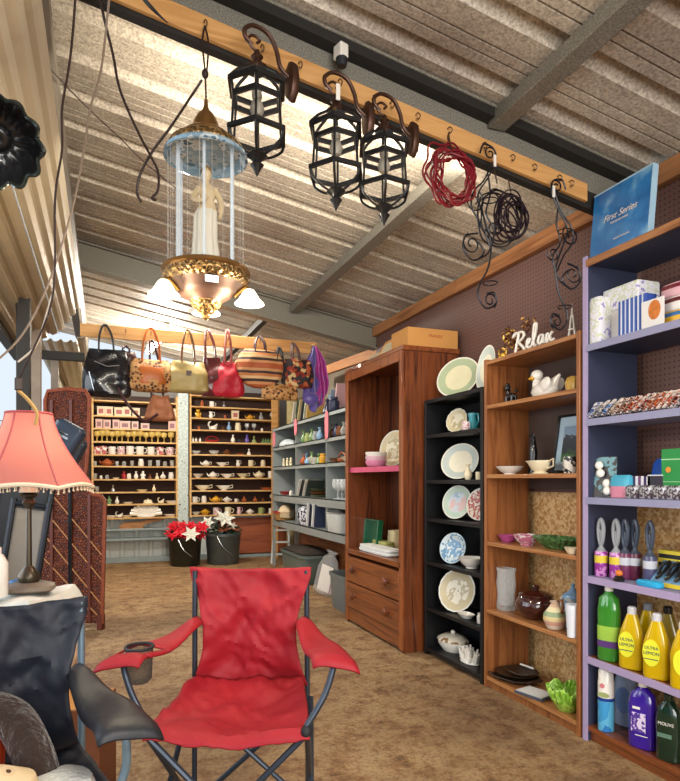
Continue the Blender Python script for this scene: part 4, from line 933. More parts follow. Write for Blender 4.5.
# shelf .39 : bottles
def bottle(px, X, H, label, w_, d, h, liquid, capm, name='bottle', shoulder=.72, neck=.016, ex=2.6, cap_h=.03, rz=RZ + .42, g=None):
    t = rt(name, label, 'bottle', px, X, H, rz, g)
    MB().loft([(0, w_ * .9, d * .9), (.008, w_, d), (h * .35, w_ * .97, d * .95), (h * shoulder * .8, w_, d), (h * shoulder, w_ * .85, d * .85), (h * .88, neck * 1.2, neck * 1.2), (h - cap_h, neck, neck)], 26, ex).build('body', liquid, t)
    MB().lathe([(neck * 1.15, h - cap_h), (neck * 1.15, h - .006), (neck * .8, h), (0, h)], 16).build('cap', capm, t)
    return t
GRL = mat('green_liquid', '#3f9a30', .12, coat=.8, trans=.3); YLL = mat('yellow_liquid', '#e8c000', .12, coat=.8, trans=.25, var=.05)
PPL = mat('purple_liquid', '#3c1c9c', .12, coat=.8, trans=.15); DGL = mat('dark_green_bottle', '#0d2a1c', .15, coat=.8); PALEB = mat('pale_blue_plastic', '#a9bcd8', .25)
def oval(t, mt, w_, h, z, y, name='label', x=0):
    mb = MB(); mb.T = Matrix.Translation((x, y, z)) @ Euler((PI / 2, 0, 0)).to_matrix().to_4x4(); mb.loft([(0, w_, h), (.0015, w_, h)], 24); return mb.build(name, mt, t)
t = bottle(609, 2.12, .392, 'green cleaner bottle with white cap on fourth shelf down', .05, .032, .34, GRL, WHITE, cap_h=.03, shoulder=.82, ex=2.4)
MB().loft([(.06, .0505, .0325), (.09, .0505, .0325)], 26, 2.4, (False, False)).build('label_band', mat('violet_band', '#5a3a78', .3), t)
MB().loft([(.09, .0502, .0322), (.155, .0502, .0322)], 26, 2.4, (False, False)).build('label', mat('lime_label', '#9cc44c', .3), t)
LBY = mat('lemon_label', '#e0e038', .35, var=.08); NVT = mat('navy_print', '#1c3a5a', .4)
for px, X, lb in ((632, 2.12, 'left front yellow dish soap bottle with oval lemon label'), (657, 2.11, 'right front yellow dish soap bottle with oval lemon label')):
    t = bottle(px, X, .392, lb, .052, .03, .265, YLL, mat('pale_cap', '#c9c9cc', .3), g='yellow dish soap bottles', shoulder=.62, ex=3, cap_h=.035)
    oval(t, LBY, .034, .055, .105, -.0305, x=-.012)
    text('ULTRA', .0175, NVT, t, (-.011, -.0325, .125)); text('LEMON', .0185, NVT, t, (-.011, -.0325, .103)); MB().box(-.04, .014, -.0335, -.0315, .078, .081).build('print', NVT, t, smooth=False)
bottle(648, 2.22, .392, 'yellow dish soap bottle with grey cap standing behind the front two', .048, .03, .27, YLL, mat('grey_cap', '#7a7e86', .3), g='yellow dish soap bottles', shoulder=.62, ex=3)
bottle(668, 2.25, .392, 'amber bottle behind the yellow dish soap at the frame edge', .05, .03, .27, mat('amber_liquid', '#8a7420', .15, coat=.8, trans=.2), BLACK, g='yellow dish soap bottles', shoulder=.62, ex=3)
t = bottle(684, 2.10, .392, 'yellow soap bottle cut by the right edge of the frame', .048, .03, .26, YLL, WHITE, g='yellow dish soap bottles', shoulder=.62, ex=3); oval(t, LBY, .03, .05, .105, -.0305)
# bottom shelf
t = rt('spray_can', 'white and blue aerosol can on the lowest shelf of slate unit', 'spray can', 606, 2.12, .072, RZ + .5)
MB().lathe([(.034, 0), (.035, .004), (.035, .14)], 24).build('lower_body', blotch('sky_blue_print', ['#3f9ad0', '#5fb4dc', '#2c7cc0'], 12, .2, coat=.5), t)
MB().lathe([(.0352, .135), (.0352, .150)], 24, (False, False)).build('blue_band', mat('deep_blue', '#1f3f8c', .25), t)
MB().lathe([(.035, .14), (.035, .22), (.033, .226), (.033, .265), (.026, .278), (0, .28)], 24).build('upper_body', WHITE, t)
mb = MB(); mb.T = Matrix.Translation((0, -.035, .165)) @ Euler((PI / 2, 0, 0)).to_matrix().to_4x4(); mb.loft([(0, .026, .011), (.0015, .026, .011)], 20); mb.build('emblem', LIME, t)
mb = MB(); mb.T = Matrix.Translation((-.006, -.0345, .205)) @ Euler((PI / 2, 0, 0)).to_matrix().to_4x4(); mb.lathe([(.011, 0), (.011, .0015)], 16); mb.build('round_mark', mat('pink_mark', '#d07a80', .4), t)
t = bottle(626, 2.25, .072, 'pale blue bottle standing between aerosol can and purple bottle', .05, .035, .27, PALEB, PALEB, shoulder=.85)
oval(t, mat('blue_white_label', '#7f9ccc', .3, var=.3, scale=40), .035, .06, .12, -.0355)
t = bottle(643, 2.13, .072, 'purple cleaner bottle with white cap and white printed label', .058, .035, .285, PPL, WHITE, shoulder=.78)
MB().box(-.036, .022, -.0365, -.035, .07, .15).build('label', blotch('lavender_print', ['#c4b0d8', '#4a2c8c', '#d9cce4', '#5a3a98'], 35, .4), t, smooth=False)
MB().box(-.03, .0, -.0365, -.035, .165, .175).box(-.02, .03, -.0365, -.035, .055, .058).build('print', WHITE, t, smooth=False)
t = bottle(669, 2.13, .072, 'dark green bottle with white lettering beside purple bottle', .048, .032, .27, DGL, DGL, shoulder=.75)
text('MOLIVE', .0175, WHITE, t, (-.002, -.0335, .15)); MB().box(-.034, .02, -.0345, -.033, .095, .112).build('label', mat('green_grey_label', '#5a7a68', .4, var=.4, scale=60), t, smooth=False)
t = bottle(690, 2.2, .072, 'beige bottle at the very right edge of the lowest shelf', .05, .035, .25, mat('beige_plastic', '#b4a488', .3), CREAM, shoulder=.8)

# ================================================================== CABINET CONTENTS
t = thing('bowl_stack', 'stack of pink and white bowls on upper bay of walnut cabinet', 'bowl', (2.03, at_X(376, 2.03), 1.305))
del_ = t; bpy.data.objects.remove(t)
for i, (mt, nm) in enumerate(((PINKG, 'pink bowl, lowest of the stack in the cabinet'), (mat('rose_white', '#dcb4c0', .3), 'pale rose bowl in middle of the cabinet stack'), (WHITE, 'white bowl, topmost of the stack in the cabinet'))):
    t = thing('bowl', nm, 'bowl', (2.04, at_X(376, 2.04), 1.305 + i * .034), 0, 'bowls stacked in the cabinet')
    MB().lathe([(.05, 0), (.07, .006), (.085, .03), (.087, .05), (.083, .05), (.066, .012), (0, .010)], 22).build('body', mt, t)
plate('star', .15, 1, 394, 2.2, 1.305, 'large round patterned plate leaning in upper bay of cabinet', group=None, tilt=10)
bpy.context.view_layer.update()
t = thing('crate', 'dark green plastic tray standing on edge in cabinet', 'tray', (2.10, at_X(373, 2.10), .63), RZ)
GRP = mat('green_plastic', '#0f5a3a', .3, coat=.3)
mb = MB(); mb.T = Euler((-.1, 0, 0)).to_matrix().to_4x4(); mb.box(-.135, .135, .0, .01, 0, .23); mb.build('base', GRP, t, smooth=False, bevel=.01)
mb = MB(); mb.T = Euler((-.1, 0, 0)).to_matrix().to_4x4(); mb.box(-.14, -.125, -.04, .01, 0, .24).box(.125, .14, -.04, .01, 0, .24).box(-.125, .125, -.04, .01, .225, .24).box(-.125, .125, -.04, .01, 0, .015); mb.build('rim', GRP, t, smooth=False, bevel=.003)
def cloth(px, X, H, w_, d, h, mt, label, name='folded_cloth', rz=RZ, layers=3):
    t = rt(name, label, 'cloth', px, X, H, rz); mb = MB()
    for i in range(layers):
        z0, z1 = h * i / layers, h * (i + 1) / layers; j = 1 - .04 * i
        mb.loft([(z0, w_ * j * .96, d * j * .96), (z0 * .6 + z1 * .4, w_ * j, d * j), (z1 - .001, w_ * j * .96, d * j * .96)], 24, 5)
    mb.build('cloth', mt, t); return t
cloth(379, 2.02, .628, .30, .07, .05, mat('white_towel', '#d6d8d6', .9, bump=.3, bscale=200), 'folded white towel along the front of the lower cabinet bay', layers=2)
cloth(383, 2.13, .70 - .07, .16, .05, .075, mat('sage_towel', '#9a9a5c', .9, bump=.3), 'folded olive green cloth behind white towel in cabinet')
cloth(397, 2.23, .63, .08, .07, .16, mat('cream_towel', '#cdbd94', .9, bump=.3), 'stack of cream cloths at the right of lower cabinet bay', layers=4)
CARD = mat('cardboard', '#c08a4c', .8, var=.12, scale=5)
t = thing('cardboard_box', 'flat open cardboard box on top of the walnut cabinet', 'box', (2.17, 3.99, 2.137), 0)
MB().box(-.20, .2, -.13, .13, 0, .006).box(-.20, .2, -.13, -.126, .006, .13).box(-.2, .2, .126, .13, .006, .13).box(-.2, -.196, -.126, .126, .006, .13).box(.196, .2, -.126, .126, .006, .13).build('carton', CARD, t, smooth=False)
text('FRAGILE', .03, mat('box_print', '#a03c24', .8), t, (.02, -.1305, .08), (PI / 2, 0, 0))
t = thing('picture_frame', 'pale wooden frame leaning on the cabinet top', 'frame', (2.02, 4.38, 2.137), RZ)
mb = MB(); mb.T = Euler((-.5, 0, 0)).to_matrix().to_4x4(); mb.box(-.16, .16, 0, .015, 0, .03).box(-.16, .16, 0, .015, .17, .2).box(-.16, -.13, 0, .015, .03, .17).box(.13, .16, 0, .015, .03, .17)
mb.build('frame', PINE, t, smooth=False, bevel=.003); mb = MB(); mb.T = Euler((-.5, 0, 0)).to_matrix().to_4x4(); mb.box(-.13, .13, .004, .008, .03, .17); mb.build('backing', CREAM, t, smooth=False)
t = thing('picture_frame', 'white narrow frame lying tilted at far end of cabinet top', 'frame', (2.02, 4.72, 2.137), RZ)
mb = MB(); mb.T = Euler((-.7, 0, 0)).to_matrix().to_4x4(); mb.box(-.13, .13, 0, .02, 0, .16); mb.build('frame', mat('ivory_paint', '#cfc4a4', .5), t, smooth=False, bevel=.005)

# ================================================================== STEEL SHELVING CONTENTS
def g(px, X, H, kind, c, s, label, group=None, rz=RZ): return item(kind, C[c][0], (X, at_X(px, X), H + .001), rz, s, label, group)
bookc = [('#d8d4c8', 'white'), ('#5a6a52', 'dark green'), ('#c9b88c', 'tan'), ('#35383c', 'black'), ('#b4bcae', 'pale green'), ('#c4a058', 'ochre'), ('#dcd8cf', 'ivory')]
def leanbook(px, X, H, col, label, h=.27, d=.2, th=.022, lean=.45, name='book', group=None):
    t = thing(name, label, 'book', (X, at_X(px, X), H + .0125), RZ, group)
    cm = mat('book_' + col.strip('#'), col, .55)
    R_ = Euler((0, lean, 0)).to_matrix().to_4x4()
    mb = MB(); mb.T = R_; mb.box(-th / 2, -th / 2 + .003, -d / 2, d / 2, 0, h).box(th / 2 - .003, th / 2, -d / 2, d / 2, 0, h).box(-th / 2, th / 2, -d / 2, -d / 2 + .003, 0, h); mb.build('cover', cm, t, smooth=False)
    mb = MB(); mb.T = R_; mb.box(-th / 2 + .003, th / 2 - .003, -d / 2 + .003, d / 2 - .004, .004, h - .004); mb.build('pages', mat('page_paper', '#cfc8b4', .8), t, smooth=False)
for i, (c_, nm) in enumerate(bookc[:6]):
    leanbook(299 + i * 3.0, 2.32, 1.92, c_, f'{nm} book, {ORD[i + 1]} from left of leaning books on top of steel shelving', group='books leaning on top of the steel shelving')
leanbook(344, 2.36, 1.92, '#c9a0a8', 'pink picture book leaning by the cabinet on top of steel shelving', h=.28, d=.22, th=.03, lean=.28)
leanbook(338, 2.36, 1.92, '#7f94a8', 'grey blue book leaning beside the pink picture book', h=.24, lean=.2)
t = thing('rolled_rug', 'tall cream roll standing at far corner above steel shelving', 'roll', (2.62, 8.9, 0)); MB().lathe([(.08, 0), (.085, .01), (.085, 2.45), (.06, 2.46), (0, 2.44)], 18).build('roll', mat('cream_roll', '#a8986c', .8, var=.2), t)
t = thing('timber_board', 'yellow pine board standing in the far right corner', 'board', (2.44, 9.25, 0)); MB().box(-.05, .05, -.012, .012, 0, 2.55).build('board', PINE, t, smooth=False)
g(331, 2.3, 1.92, 'vase', 'b', 1.7, 'tall blue glass vase on top of the steel shelving'); g(334, 2.24, 1.92, 'jar', 'v', 1.6, 'dark blue jar in front of blue vase on steel shelving'); g(327.5, 2.24, 1.92, 'bell', 'v', 1.6, 'dark blue bell shaped ornament on steel shelving top')
t = thing('cloth_bundle', 'crumpled white cloth bundle in far bay of the steel shelving', 'cloth', (2.36, at_X(289, 2.36), 1.652), RZ)
mb = MB(); mb.loft([(0, .2, .10), (.03, .22, .11), (.07, .18, .09), (.10, .10, .05, -.06, 0), (.11, .03, .02, -.06, 0)], 30, 2.4, flute=6, fa=.08); mb.build('cloth', mat('white_cloth', '#c4ccd0', .9, bump=.4, bscale=30), t)
for i, (px, kd, c_) in enumerate(((300, 'jar', 'c'), (304, 'vase', 'g'), (308, 'jar', 'l'), (312, 'vase', 'g'), (316, 'jar', 'k'), (320, 'vase', 'b'))):
    g(px, 2.27, 1.65, kd, c_, 1.2, f'{C[c_][1]} {kd}, {ORD[i + 1]} from left, upper middle bay of steel shelving', 'jars in the upper middle bay')
for i, (px, kd, c_) in enumerate(((332, 'vase', 'n'), (336, 'vase', 'v'), (340, 'jar', 'n'), (344, 'vase', 'x'), (348, 'jar', 's'))):
    g(px, 2.27, 1.65, kd, c_, 1.15, f'{C[c_][1]} {kd}, {ORD[i + 1]} from left, upper near bay of steel shelving', 'dark vases in the upper near bay')
for i, px in enumerate((284, 287.5, 291)): g(px, 2.25, 1.385, 'figurine', 'c', .95, f'cream figurine, {ORD[i + 1]} from left in far bay of steel shelving', 'cream figurines')
for i, (px, kd, c_) in enumerate(((304, 'onion_jar', 't'), (308, 'swan_figurine', 'b'), (312, 'vase', 'g'), (315, 'bowl', 'w'), (319, 'bell', 'g'), (323, 'jar', 'y'))):
    g(px, 2.26, 1.385, kd, c_, 1.2, f'{C[c_][1]} {KIND[kd][1]}, {ORD[i + 1]} from left, second row middle bay of steel shelving', 'ornaments in the middle bay')
g(336, 2.27, 1.385, 'dish', 'n', 1.2, 'brown dish in second row near bay of steel shelving'); g(342, 2.3, 1.385, 'basket', 't', 1.2, 'small terracotta basket in near bay of steel shelving'); g(349, 2.25, 1.385, 'dish', 'c', 1.3, 'cream dish beside cabinet in second row of steel shelving')
g(285, 2.28, 1.0, 'dish', 'r', 1.3, 'dark red dish in third row far bay of steel shelving'); g(291, 2.28, 1.0, 'jar', 'w', .7, 'little white jar right of dark red dish on steel shelving')
for i in range(4): leanbook(304 + i * 3.0, 2.30, 1.0, ['#dcdcd4', '#2c3034', '#d8d4c8', '#3c4440'][i], f'{["white", "black", "ivory", "charcoal"][i]} magazine, {ORD[i + 1]} from left of leaning magazines in the middle bay', h=.23, d=.2, th=.016, lean=.6, name='magazine', group='magazines in the middle bay')
for i in range(3): 
    t = thing('serving_tray', f'{["lowest", "middle", "top"][i]} dark green tray of the stack beside the leaning magazines', 'tray', (2.33, at_X(321, 2.33), 1.002 + i * .036), RZ, 'trays in the middle bay'); MB().loft([(0, .13, .09), (.03, .16, .11), (.03, .155, .105), (.004, .12, .085)], 20, 4).build('tray', [mat('tray_green', '#3c4a34', .4), BRONZE, mat('tray_green', '#3c4a34')][i], t)
for i, px in enumerate((338, 342, 346, 350)): g(px, 2.26 + (i % 2) * .06, 1.0, 'goblet', 'k', 1.6, f'clear stemmed glass, {ORD[i + 1]} from left beside the cabinet on steel shelving', 'clear stemware by the cabinet')
BASK = blotch('wicker', ['#8a6238', '#b48a54', '#6a4826'], 60, .8, bump=.3)
t = rt('wicker_basket', 'wicker basket with red edge at far end of lowest steel shelf', 'basket', 284, 2.28, .662)
MB().loft([(0, .15, .11), (.10, .19, .14), (.10, .18, .13), (.01, .14, .1)], 24, 3).build('body', BASK, t); MB().loft([(.098, .195, .145), (.112, .195, .145), (.112, .178, .128), (.098, .178, .128)], 24, 3).build('rim', REDG, t)
t = rt('cloth_bundle', 'cream cloth heaped in the wicker basket on steel shelving', 'cloth', 286, 2.28, .70); MB().loft([(0, .12, .09), (.08, .15, .11), (.14, .10, .07), (.17, .03, .02)], 24, flute=5, fa=.09).build('cloth', mat('beige_cloth', '#c4b090', .9, bump=.4), t)
t = rt('cloth_bundle', 'black fabric with white dots bundled on lowest steel shelf', 'cloth', 309, 2.3, .662); MB().loft([(0, .17, .10), (.10, .2, .13), (.20, .16, .10), (.25, .05, .04)], 26, 2.6, flute=7, fa=.07).build('cloth', blotch('dot_cloth', ['#16161c', '#16161c', '#c9ccd8', '#1c1c24'], 22, .8), t)
for i in range(4):
    leanbook(315 + i * 2.8, 2.30, .66, ['#d9dce0', '#20263c', '#e0e0e0', '#2c3450'][i], f'{["pale grey", "navy", "white", "dark blue"][i]} binder, {ORD[i + 1]} from left of binders on lowest steel shelf', h=.26, d=.22, th=.03, lean=.2, name='binder', group='binders on the lowest steel shelf')
t = rt('storage_tub', 'white plastic tub with black lid lying in it, lowest steel shelf', 'tub', 344, 2.31, .662); t.scale = (.82, 1, 1)
MB().loft([(0, .24, .12), (.01, .25, .125), (.19, .27, .14), (.2, .28, .15), (.2, .26, .13), (.02, .24, .115)], 24, 6).build('body', mat('tub_white', '#c9cfcc', .4), t)
MB().loft([(.20, .262, .132), (.24, .2, .10), (.25, .12, .06)], 20, 4, flute=5, fa=.05).build('contents', BLKM, t)
# paper tags hanging from the uprights
PAPR = mat('red_paper_tag', '#d0707c', .7, var=.2, scale=30)
for px, H, hh, lb in ((326.5, 1.93, .30, 'long red paper tag hanging from near upright of steel shelving'), (295.5, 1.95, .2, 'short red and tan tag on middle upright of steel shelving'), (274, 1.86, .2, 'red tag at the far end upright of steel shelving')):
    t = thing('price_tag', lb, 'tag', (2.188, at_X(px, 2.188), H), RZ, 'red paper tags')
    MB().loft([(-.002, .055, hh / 2), (.002, .055, hh / 2)], 24, 3).build('tag', PAPR, t).rotation_euler = (PI / 2, 0, 0)
    t.children[0].location = (0, 0, -hh / 2); MB().tube([(0, 0, 0), (0, .0, .05)], .002, 5).build('string', WHITE, t)
# under the shelving: stepladder, bins, bag
t = thing('stepladder', 'small white two step ladder leaning under far end of steel shelving', 'ladder', (2.12, 8.0, 0), RZ + .1)
mm = mat('ladder_white', '#c9d0cf', .35)
x, y_ = c2w((281 - 340) * 8.95 / FPX, 8.95); t.location = (x, y_, 0)
t.rotation_euler[2] = -.35
for s in (-1, 1): MB().tube([(s * .13, -.06, .0), (s * .10, .10, .56)], .016, 6).build('rail', mm, t)
for i in range(3):
    z = .12 + i * .17; mb = MB(); mb.box(-.12, .12, -.04 + z * .28 - .04, .04 + z * .28 - .04, z, z + .02); mb.build('step', mm, t, smooth=False)
for s in (-1, 1): MB().tube([(s * .12, .26, 0), (s * .10, .11, .54)], .011, 6).build('rear_leg', mm, t)
def bin_(name, label, loc, rz, w_, d, h, mt, lidm):
    t = thing(name, label, 'bin', loc, rz)
    MB().loft([(0, w_ * .9, d * .9), (.01, w_ * .92, d * .92), (h, w_, d), (h, w_ * .96, d * .95), (.015, w_ * .88, d * .88)], 28, 7).build('body', mt, t)
    MB().loft([(h - .03, w_ * 1.03, d * 1.04), (h, w_ * 1.03, d * 1.04), (h, w_ * .98, d * .97), (h - .03, w_ * .98, d * .97)], 28, 7, (False, False)).build('rim', mt, t)
    if lidm: MB().loft([(h - .01, w_ * .94, d * .93), (h + .02, w_ * .95, d * .93), (h + .05, w_ * .7, d * .6)], 20, 5).build('contents', lidm, t)
    return t
TUBG = mat('grey_green_plastic', '#5c6a66', .4, var=.15)
bin_('storage_bin', 'long grey green storage bin piled with dark oddments under steel shelving', (2.31, 7.2, 0), RZ, .50, .22, .33, TUBG, mat('dark_oddments', '#2c241e', .7, bump=.5, bscale=15))
bin_('storage_bin', 'grey storage bin beside the cabinet foot', (2.2, 5.36, 0), RZ, .24, .2, .33, mat('grey_bin', '#707878', .4), None)
t = thing('plastic_bag', 'clear plastic bag of papers leaning in front of the grey bin', 'bag', (2.12, 6.08, 0), RZ + .5); t.scale = (.72, .8, .95)
mb = MB(); mb.T = Euler((-.2, .18, 0)).to_matrix().to_4x4(); mb.loft([(0.01, .16, .03), (.03, .19, .05), (.3, .18, .05), (.42, .12, .03), (.46, .05, .02), (.5, .1, .03)], 24, 3, flute=5, fa=.05); mb.build('bag', glass('plastic_film', (.8, .8, .82), .14, .25, .3), t)
for i in range(4):
    mb = MB(); mb.T = Euler((-.2, .18 + .02 * i, 0)).to_matrix().to_4x4(); mb.box(-.12 + .01 * i, .10 + .012 * i, -.02 + .01 * i, -.016 + .01 * i, .05, .33 - .02 * i); mb.build('paper', [WHITE, mat('pink_paper', '#c99aa8', .7), WHITE, mat('pink_paper', '#c99aa8')][i], t, smooth=False)
# ================================================================== HANGING FROM THE ROOF
# hook board under the first rafter
BY = 2.275
t = thing('hook_board', 'long pine board of hooks fixed under the front steel rafter', 'board', (0, BY, 0))
x0, x1 = .0, 2.09; mb = MB(); v = []
for x in (x0, x1):
    for y, d in ((-.0, .165), (.02, .165), (.02, .245), (-.0, .245)): v.append((x, y, roofz(x) - d + .03))
mb.add(v, [(0, 1, 2, 3), (7, 6, 5, 4), (0, 4, 5, 1), (1, 5, 6, 2), (2, 6, 7, 3), (3, 7, 4, 0)]); mb.build('board', PINE, t, smooth=False, bevel=.002)
mb = MB(); v = []
for x in (x0 - .1, x1 + .12):
    for y, d in ((.022, .15), (.06, .15), (.06, .232), (.022, .232)): v.append((x, y, roofz(x) - d + .0))
mb.add(v, [(0, 1, 2, 3), (7, 6, 5, 4), (0, 4, 5, 1), (1, 5, 6, 2), (2, 6, 7, 3), (3, 7, 4, 0)]); mb.build('backing_bar', DARKST_SHADE, t, smooth=False)
HK = mat('hook_steel', '#6a5a4c', .3, metal=.8)
def hookx(px): return at_Y(px, BY - .02)
for px in (205, 262, 300, 340, 392, 418, 450, 485, 513, 535, 560, 572):
    x = hookx(px); z = roofz(x) - .165
    MB().tube(smoothpts([(x, 0, z), (x, -.018, z), (x + .006, -.028, z - .014), (x + .004, -.018, z - .026), (x, -.012, z - .018)], 3), .0025, 5).build('hook', HK, t)

# --- rain lamp
xr = at_Y(206, BY - .05); yr = BY - .05; zt = hgt(98, xr, yr)
t = thing('rain_lamp', 'antique gold hanging rain lamp with goddess statue and lit glass shades', 'lamp', (xr, yr, zt))
s_ = depth(xr, yr) / FPX
GOLDC = mat('antique_gold', '#8e683a', .35, metal=.7, var=.35, scale=30)
FILI = blotch('gold_filigree', ['#2c2418', '#9a7440', '#3c3420', '#b08a54'], 70, .35, 'voronoi', bump=.6, metal=.6)
MB().lathe([(0, 0), (.006, -.006), (.008, -.03), (.014, -.045), (.03, -.062), (.042, -.085), (.05, -.112), (.066, -.122), (.082, -.135), (.084, -.145), (.07, -.15), (.06, -.145)], 32).build('crown', GOLDC, t)
MB().lathe([(.07, -.145), (.10, -.152), (.126, -.17), (.138, -.192), (.134, -.198), (.06, -.15)], 36).build('crown_band', FILI, t)
MIRR = blotch('blue_mirror', ['#6f8ea4', '#a9c4d4', '#8fb0c4', '#d0e0e8', '#5f7e94'], 16, .15, 'noise', metal=.35)
MB().lathe([(.136, -.194), (.146, -.204), (.147, -.216), (.140, -.218), (.115, -.19), (.07, -.165), (.02, -.158), (0, -.158)], 40).build('canopy_dish', MIRR, t)
TUBE = glass('rain_tube', (.75, .85, .92), .35)
for i in range(6):
    a = 2 * PI * (i + .3) / 6; r_ = .105
    MB().tube([(r_ * math.cos(a), r_ * math.sin(a), -.2), (r_ * math.cos(a), r_ * math.sin(a), -.61)], .0055 if i % 3 else .0075, 8).build('tube', TUBE, t)
o = MB()
for i in range(20):
    a = 2 * PI * i / 20; o.tube([(.132 * math.cos(a), .132 * math.sin(a), -.20), (.132 * math.cos(a), .132 * math.sin(a), -.60)], .0006, 3)
o = o.build('drip_line', glass('drip', (.8, .8, .75), .5), t); o['kind'] = 'stuff'
STAT = mat('statue_cream', '#c9b48e', .4, var=.2, scale=30)
mb = MB(); mb.loft([(-.60, .05, .045), (-.585, .045, .04), (-.575, .034, .03), (-.50, .032, .028, -.004, 0), (-.43, .036, .028, -.002, 0), (-.39, .032, .024, .004, 0), (-.365, .022, .018, .006, 0), (-.335, .032, .020, .004, 0), (-.315, .028, .016, .002, 0), (-.305, .010, .010, .002, 0), (-.295, .009, .009, .002, 0), (-.285, .016, .017, .002, 0), (-.27, .018, .020, .002, 0), (-.255, .014, .016, .002, 0), (-.246, .004, .005, .002, 0)], 18, 2)
mb.tube(smoothpts([(-.026, 0, -.325), (-.045, -.012, -.365), (-.02, -.034, -.38), (.0, -.03, -.36)], 4), [.011] * 8 + [.007] * 5, 7)
mb.tube(smoothpts([(.03, 0, -.322), (.052, -.006, -.365), (.05, -.012, -.41), (.045, -.02, -.43)], 4), [.011] * 8 + [.007] * 5, 7)
st = mb.build('statue', STAT, t)
mb = MB(); mb.loft([(-.6, .052, .045), (-.5, .042, .036, -.004, 0), (-.42, .040, .031, -.002, 0), (-.40, .034, .026, .003, 0)], 36, 2, (False, False), flute=11, fa=.07); mb.build('robe', mat('robe_white', '#cfc9b8', .5), st)
MB().loft([(-.262, .020, .022, .002, .004), (-.25, .019, .02, .002, .006), (-.240, .012, .012, .002, .008), (-.236, .003, .003, .002, .008)], 14).build('hair', mat('hair_bronze', '#8a6a40', .4), st)
MB().lathe([(.0, -.60), (.14, -.604), (.152, -.61), (.156, -.622), (.150, -.628), (.138, -.632)], 40, (True, False)).build('basin_rim', MIRR if False else GOLDC, t)
MB().lathe([(.150, -.626), (.152, -.645), (.142, -.66), (.13, -.665)], 40, (False, False)).build('basin_band', FILI, t)
COP = mat('aged_copper', '#5a4034', .5, metal=.35, var=.35, scale=20)
MB().lathe([(.135, -.662), (.11, -.68), (.105, -.69), (.085, -.705), (.06, -.718), (.056, -.725)], 36, (True, True)).build('basin', COP, t)
MB().lathe([(.056, -.722), (.05, -.74), (.036, -.752), (.018, -.772), (.008, -.785), (0, -.79)], 28).build('finial', FILI, t)
MB().box(-.022, .022, -.13, -.122, -.69, -.668).build('label_plate', mat('plate_blue_silver', '#a9b4bc', .3, metal=.5), t, smooth=False)
SHADE = glow('lit_frosted_shade', (1, .86, .62), 2.5)
BRASS = mat('brass', '#a8803c', .3, metal=.8)
for i, a in enumerate((PI * 1.08, -.22, PI * .45)):
    ca, sa = math.cos(a), math.sin(a)
    arm = MB().tube(smoothpts([(.10 * ca, .10 * sa, -.70), (.14 * ca, .14 * sa, -.665), (.152 * ca, .152 * sa, -.66 - .03)], 4), .006, 6).build('lamp_arm', BRASS, t)
    mb = MB(); mb.T = Matrix.Translation((.152 * ca, .152 * sa, -.675)) @ Euler((0, .0, 0)).to_matrix().to_4x4()
    mb.lathe([(.016, 0), (.024, -.010), (.038, -.034), (.052, -.048), (.052, -.051), (.036, -.038), (.018, -.016)], 24, (True, False)).build('lamp_shade', SHADE, arm)
    MB().ball((.152 * ca, .152 * sa, -.715), (.018, .018, .022)).build('bulb', glow('bulb_glow', (1, .9, .7), 14), arm)
    pointlight('rain_lamp_light', (xr + .152 * ca, yr + .152 * sa, zt - .80), 5, (1, .84, .6), .03)
mb = MB(); z1 = roofz(hookx(205)) - .19
mb.tube(smoothpts([(hookx(205) - xr, .03, z1 - zt), (-.012, .01, .20), (-.004, 0, .1), (.0, 0, .0)], 4), .0035, 5).tube(smoothpts([(hookx(205) - xr, .03, z1 - zt), (.01, .01, .2), (.003, 0, .1)], 4), .0035, 5)
mb.ball((-.003, 0, .085), (.012, .012, .018)); mb.build('hanging_cord', mat('brown_cord', '#2c1a14', .6), t)

